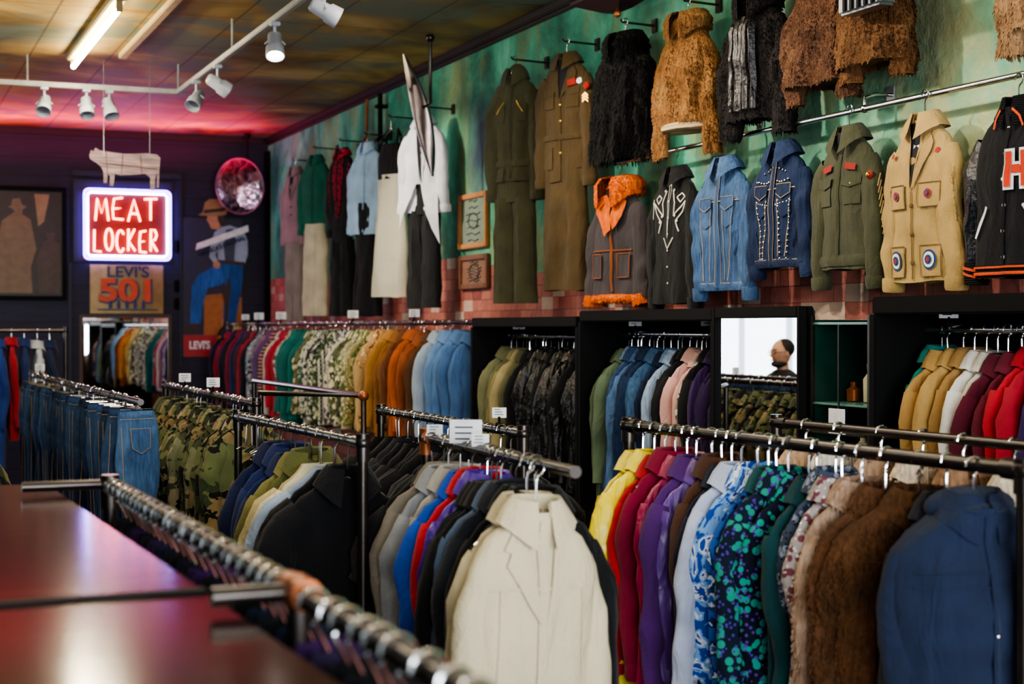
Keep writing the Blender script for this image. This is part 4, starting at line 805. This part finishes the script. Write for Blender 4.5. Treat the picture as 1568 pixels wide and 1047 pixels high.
# ------------------------------------------------------------------ ceiling lights
def lampobj(name,typ,loc,energy,color,parent=None,rot=(0,0,0),**k):
    l=bpy.data.lights.new(name,typ); l.energy=energy; l.color=color
    for a,b in k.items(): setattr(l,a,b)
    o=bpy.data.objects.new(name,l); bpy.context.scene.collection.objects.link(o); o.location=loc; o.rotation_euler=rot
    if parent: par(o,parent)
    return o
def aim(d): return Vector(d).to_track_quat('-Z','Y').to_euler()
def fluoro(x,y0,y1,on=True,up=0):
    e=empty('fluorescent_batten',(x,(y0+y1)/2,CEIL)); mb=MB(); mb.box((x-.05,y0-.04,CEIL-.06),(x+.05,y1+.04,CEIL-.002),0,.008)
    for y in(y0,y1): mb.box((x-.02,y-.012,CEIL-.13),(x+.02,y+.012,CEIL-.05),0,.004)
    mb.tube([(x,y0,CEIL-.11),(x,y1,CEIL-.11)],.019,12,1 if on else 2); mb.obj('batten',[simple('batten_paint','8a7a50',.5),tubeglow('tube_glow','fff0c0',40),whitep],e)
    lampobj('tube_light','AREA',(x,(y0+y1)/2,CEIL-.15),48 if on else 14,(1,.86,.6),e,(0,0,0),shape='RECTANGLE',size=.12,size_y=y1-y0)
fluoro(1.53,10.4,12.85)
mb=MB(); mb.box((1.86,9.6,CEIL-.05),(1.92,12.7,CEIL-.002),0,.006); mb.box((1.2,9.75,CEIL-.1),(2.2,9.82,CEIL-.05),0,.006); mb.tube([(1.85,9.9,CEIL-.05),(1.9,9.7,CEIL-.12),(2.0,9.6,CEIL-.06)],.008,6,1); mb.obj('ceiling_bracket',[simple('tan_paint','b8a070',.5),chrome])
fluoro(.2,2,4.4,False)
for (x,y) in((1.2,5.2),(2.6,7.2),(0,8)): lampobj('ceiling_lamp','AREA',(x,y,CEIL-.06),38,(1,.87,.66),None,(0,0,0),shape='RECTANGLE',size=.3,size_y=2.0)
for (x,y) in((.3,10.6),(3.0,7.3)):
    lampobj('ceiling_fill_light','AREA',(x,y,3.2),18,(1,.9,.72),None,(pi,0,0),shape='RECTANGLE',size=.3,size_y=2.4)  # unseen fill lamps without fixtures, added to brighten the ceiling
mb=MB(); mb.box((.9,13.05,3.68),(2.45,13.09,3.72),0,.005); mb.box((2.38,3.2,3.68),(2.42,13.1,3.72),0,.005)
for (x,y) in((1.2,13.07),(2.4,13.07),(2.4,11),(2.4,8.5)): mb.tube([(x,y,3.72),(x,y,CEIL)],.008,6,0)
mb.obj('lighting_track',[simple('track_paint','a8a8a8',.5)])
def spot(x,y,d,on,col=(1,.9,.75)):
    e=empty('track_spotlight',(x,y,3.6)); mb=MB(); d=Vector(d).normalized(); p=Vector((x,y,3.54)); k=.85
    mb.box((x-.03,y-.03,3.655),(x+.03,y+.03,3.68),0,.004); mb.tube([(x,y,3.66),(x,y,3.58)],.01,8,0)
    q=d.to_track_quat('Z','Y').to_matrix().to_4x4(); M=Matrix.Translation(p)@q
    def T(r,z): return [tuple(M@Vector((k*r*math.cos(2*pi*j/20),k*r*math.sin(2*pi*j/20),k*z))) for j in range(20)]
    mb.grid([T(.0,-.1),T(.035,-.1),T(.05,-.085),T(.055,.02),T(.068,.03),T(.072,.11),T(.066,.11),T(.06,.05)],0); mb.grid([T(.06,.05),T(.0,.045)],1)
    mb.tube([tuple(M@Vector((.065,0,0))),(x+.0,y,3.6),tuple(M@Vector((-.065,0,0)))],.006,6,0)
    mb.obj('lamp_head',[simple('spot_white','a4aab8',.4),tubeglow('spot_on','fff4e0',30) if on else simple('spot_off','6a6a74',.2)],e)
    if on: lampobj('beam','SPOT',tuple(p+d*.12),on,col,e,aim(d),spot_size=math.radians(66),spot_blend=.8,shadow_soft_size=.05)
spot(1.33,13.07,(-.2,-.8,-.9),0); spot(1.66,13.07,(0,-.6,-1),0); spot(1.84,13.07,(.2,-.6,-1),0)
spot(2.4,12.3,(-.5,-.6,-.8),0); spot(2.4,11.5,(.9,.1,-.5),120); spot(2.4,9.75,(-.1,-.5,-1),60,(1,.96,.9)); spot(2.4,8.6,(.9,-.1,-.45),110); spot(2.4,7.6,(.8,-.3,-.45),100)
spot(2.4,6.2,(.9,-.1,-.45),100); spot(2.4,4.8,(.9,-.1,-.45),90)  # two more spots out of view, added to brighten the right wall
mb=MB(); c=(4.0,8.1,3.57); q=[(3.86,8.45,3.66),(4.14,8.45,3.66),(4.14,7.78,3.66),(3.86,7.78,3.66)]
mb.grid([[(c[0]+(a-c[0])*k,c[1]+(b-c[1])*k,z) for a,b,_ in q] for k,z in((.08,3.56),(.3,3.57),(1,3.65),(1,3.665),(.2,3.68))],0); mb.tube([(4.0,8.1,3.66),(4.0,8.1,CEIL)],.012,8,0); mb.ball((4.0,8.1,3.55),.022,1)
mb.obj('pendant_lamp',[simple('dark_shade','2a1c20',.35),copper],smooth=False)
mb=MB(); mb.box((3.88,5.42,3.09),(3.97,5.72,3.19),0,.012)
for k in range(5): mb.box((3.87,5.45+k*.05,3.10),(3.88,5.47+k*.05,3.18),1,.002)
mb.tube([(3.93,5.57,3.19),(3.93,5.57,CEIL)],.008,8,1); mb.obj('wall_projector_lamp',[simple('brushed_metal','8a8c90',.3,.9),blackpaint])

# ------------------------------------------------------------------ man on stool (seen in the mirror)
def man(px,py,face,up=0):
    e=empty('seated_man',(px,py,0)); rot=(0,0,face)
    V=[(0,0,.62),(0,0,.8),(0,0,1.0),(0,-.01,1.13),(0,-.02,1.21),(.19,0,1.1),(.25,-.04,.86),(.2,-.28,.78),(-.19,0,1.1),(-.25,-.04,.86),(-.2,-.28,.78),(.1,-.03,.58),(.15,-.42,.58),(.15,-.42,.12),(-.1,-.03,.58),(-.15,-.42,.58),(-.15,-.42,.12)]
    V=[(x,y,z+(up if z>.2 else up*.6)) for x,y,z in V]
    Ed=[(0,1),(1,2),(2,3),(3,4),(3,5),(5,6),(6,7),(3,8),(8,9),(9,10),(0,11),(11,12),(12,13),(0,14),(14,15),(15,16)]
    Rr=[(.16,.12),(.15,.11),(.18,.12),(.11,.08),(.06,.06),(.075,.075),(.055,.055),(.04,.04),(.075,.075),(.055,.055),(.04,.04),(.1,.09),(.075,.075),(.05,.05),(.1,.09),(.075,.075),(.05,.05)]
    me=bpy.data.meshes.new('body'); me.from_pydata(V,Ed,[]); o=bpy.data.objects.new('body',me); bpy.context.scene.collection.objects.link(o)
    o.modifiers.new('s','SKIN')
    for i,(a,b) in enumerate(Rr): me.skin_vertices[0].data[i].radius=(a,b)
    me.skin_vertices[0].data[0].use_root=True
    o.modifiers.new('d','SUBSURF').levels=2; o.modifiers['d'].render_levels=2; me.materials.append(fab('17181f')); o.location=(px,py,0); o.rotation_euler=rot; par(o,e)
    skin=simple('skin','c08c70',.5); hair=simple('hair','1c1614',.8)
    mb=MB(); bm=bmesh.new(); bmesh.ops.create_uvsphere(bm,u_segments=24,v_segments=18,radius=1)
    for v in bm.verts:
        x,y,z=v.co; k=1-.28*max(0,-z)**1.3; v.co=Vector((x*.076*k,y*.095*(1-.1*max(0,-z)),z*.118))
        if y<-.75 and abs(x)<.18 and -.25<z<.15: v.co.y-=.018*(1-abs(x)/.18)
    mb.addbm(bm,0,Matrix.Translation((0,-.03,1.34)))
    for s in(-1,1):
        mb.ball((s*.078,-.02,1.335),.022,0,(.4,.7,1.2)); mb.ball((s*.03,-.117,1.35),.007,2); mb.tube([(s*.03+.022*math.cos(a),-.130,1.35+.018*math.sin(a)) for a in [2*pi*i/12 for i in range(12)]],.0025,5,1,closed=True); mb.tube([(s*.052,-.125,1.352),(s*.08,-.03,1.355)],.0025,5,1)
        mb.tube([(s*.014,-.122,1.372),(s*.045,-.112,1.376)],.004,5,1)
    mb.tube([(0,-.12,1.352),(0,-.128,1.34),(0,-.14,1.325),(0,-.125,1.31)],[.007,.01,.013,.008],8,0)
    mb.tube([(-.025,-.118,1.285),(0,-.126,1.282),(.025,-.118,1.285)],.006,6,3)
    mb.ball((0,.008,1.386),.092,1,(.93,1.02,.93),18)
    bm=bmesh.new(); bmesh.ops.create_uvsphere(bm,u_segments=20,v_segments=14,radius=1)
    for v in bm.verts: v.co=Vector((v.co.x*.062,v.co.y*.08,v.co.z*.036))
    mb.addbm(bm,1,Matrix.Translation((0,-.048,1.25)))
    mb.tube([(0,-.01,1.12),(0,-.015,1.26)],[.06,.052],14,0)
    mb.obj('head',[skin,hair,inkm,simple('lips','8a4a44')],e,(px,py,up),rot)
    for s in(-1,1):
        mb=MB(); b=Vector((s*.19,-.3,.775+up)); mb.ball(b+Vector((0,-.03,0)),.04,0,(.95,1.15,.42),12)
        for k,l in enumerate((.06,.072,.068,.052)): x=(-.027+.018*k); mb.tube([b+Vector((x,-.06,0)),b+Vector((x,-.06-l*.5,.004)),b+Vector((x,-.06-l*.9,-.016))],[.0095,.009,.0075],8,0)
        mb.tube([b+Vector((-s*.03,-.01,0)),b+Vector((-s*.055,-.04,-.004)),b+Vector((-s*.055,-.065,-.01))],[.012,.010,.008],8,0)
        mb.tube([(s*.15,-.40,.06),(s*.15,-.48,.05),(s*.15,-.56,.04)],[.045,.045,.035],10,1,flat=.8); mb.obj('hand_and_shoe',[skin,blackpaint],e,(px,py,0),rot)
    mb=MB(); mb.tube([(0,0,.46+up),(0,0,.5+up)],[.18,.17],20,0)
    for a in range(4): mb.tube([(.1*math.cos(a*pi/2+.8),.1*math.sin(a*pi/2+.8),.46+up),(.2*math.cos(a*pi/2+.8),.2*math.sin(a*pi/2+.8),.0)],.014,8,0)
    mb.obj('stool',[wt],e,(px,py,0),rot)
man(.12,11.6,math.radians(85),.18)

# ------------------------------------------------------------------ lights, world, camera
lampobj('front_window_daylight','AREA',(1.0,FRONT+.1,2.0),400,(.92,.96,1),None,aim((0,1,-.05)),shape='RECTANGLE',size=5.4,size_y=2.4)
lampobj('left_window_daylight','AREA',(LW+.1,15.3,2.2),35,(.85,.93,1),None,aim((1,-.3,-.05)),shape='RECTANGLE',size=4,size_y=2.2)
lampobj('red_glow_lamp','AREA',(2.3,17.0,3.5),44,(1,.05,.2),None,(pi,0,0),shape='RECTANGLE',size=3.4,size_y=.2)
w=bpy.data.worlds.new('World'); bpy.context.scene.world=w; w.use_nodes=True; bg=w.node_tree.nodes['Background']; bg.inputs[0].default_value=(.8,.9,1,1); bg.inputs[1].default_value=2.2
cam=bpy.data.cameras.new('Camera'); cam.lens=55; cam.sensor_width=36; co=bpy.data.objects.new('Camera',cam); bpy.context.scene.collection.objects.link(co)
co.location=(0,0,1.75); co.rotation_euler=(math.radians(90-.55),0,math.radians(-22.43)); cam.dof.use_dof=True; cam.dof.focus_distance=6.8; cam.dof.aperture_fstop=2.8; cam.clip_start=.05
bpy.context.scene.camera=co
sc_=bpy.context.scene
try: sc_.view_settings.view_transform='AgX'; sc_.view_settings.look='AgX - Medium High Contrast'
except Exception as ex: print(ex)
sc_.view_settings.exposure=.6
print('verts',sum(len(m.vertices) for m in bpy.data.meshes))
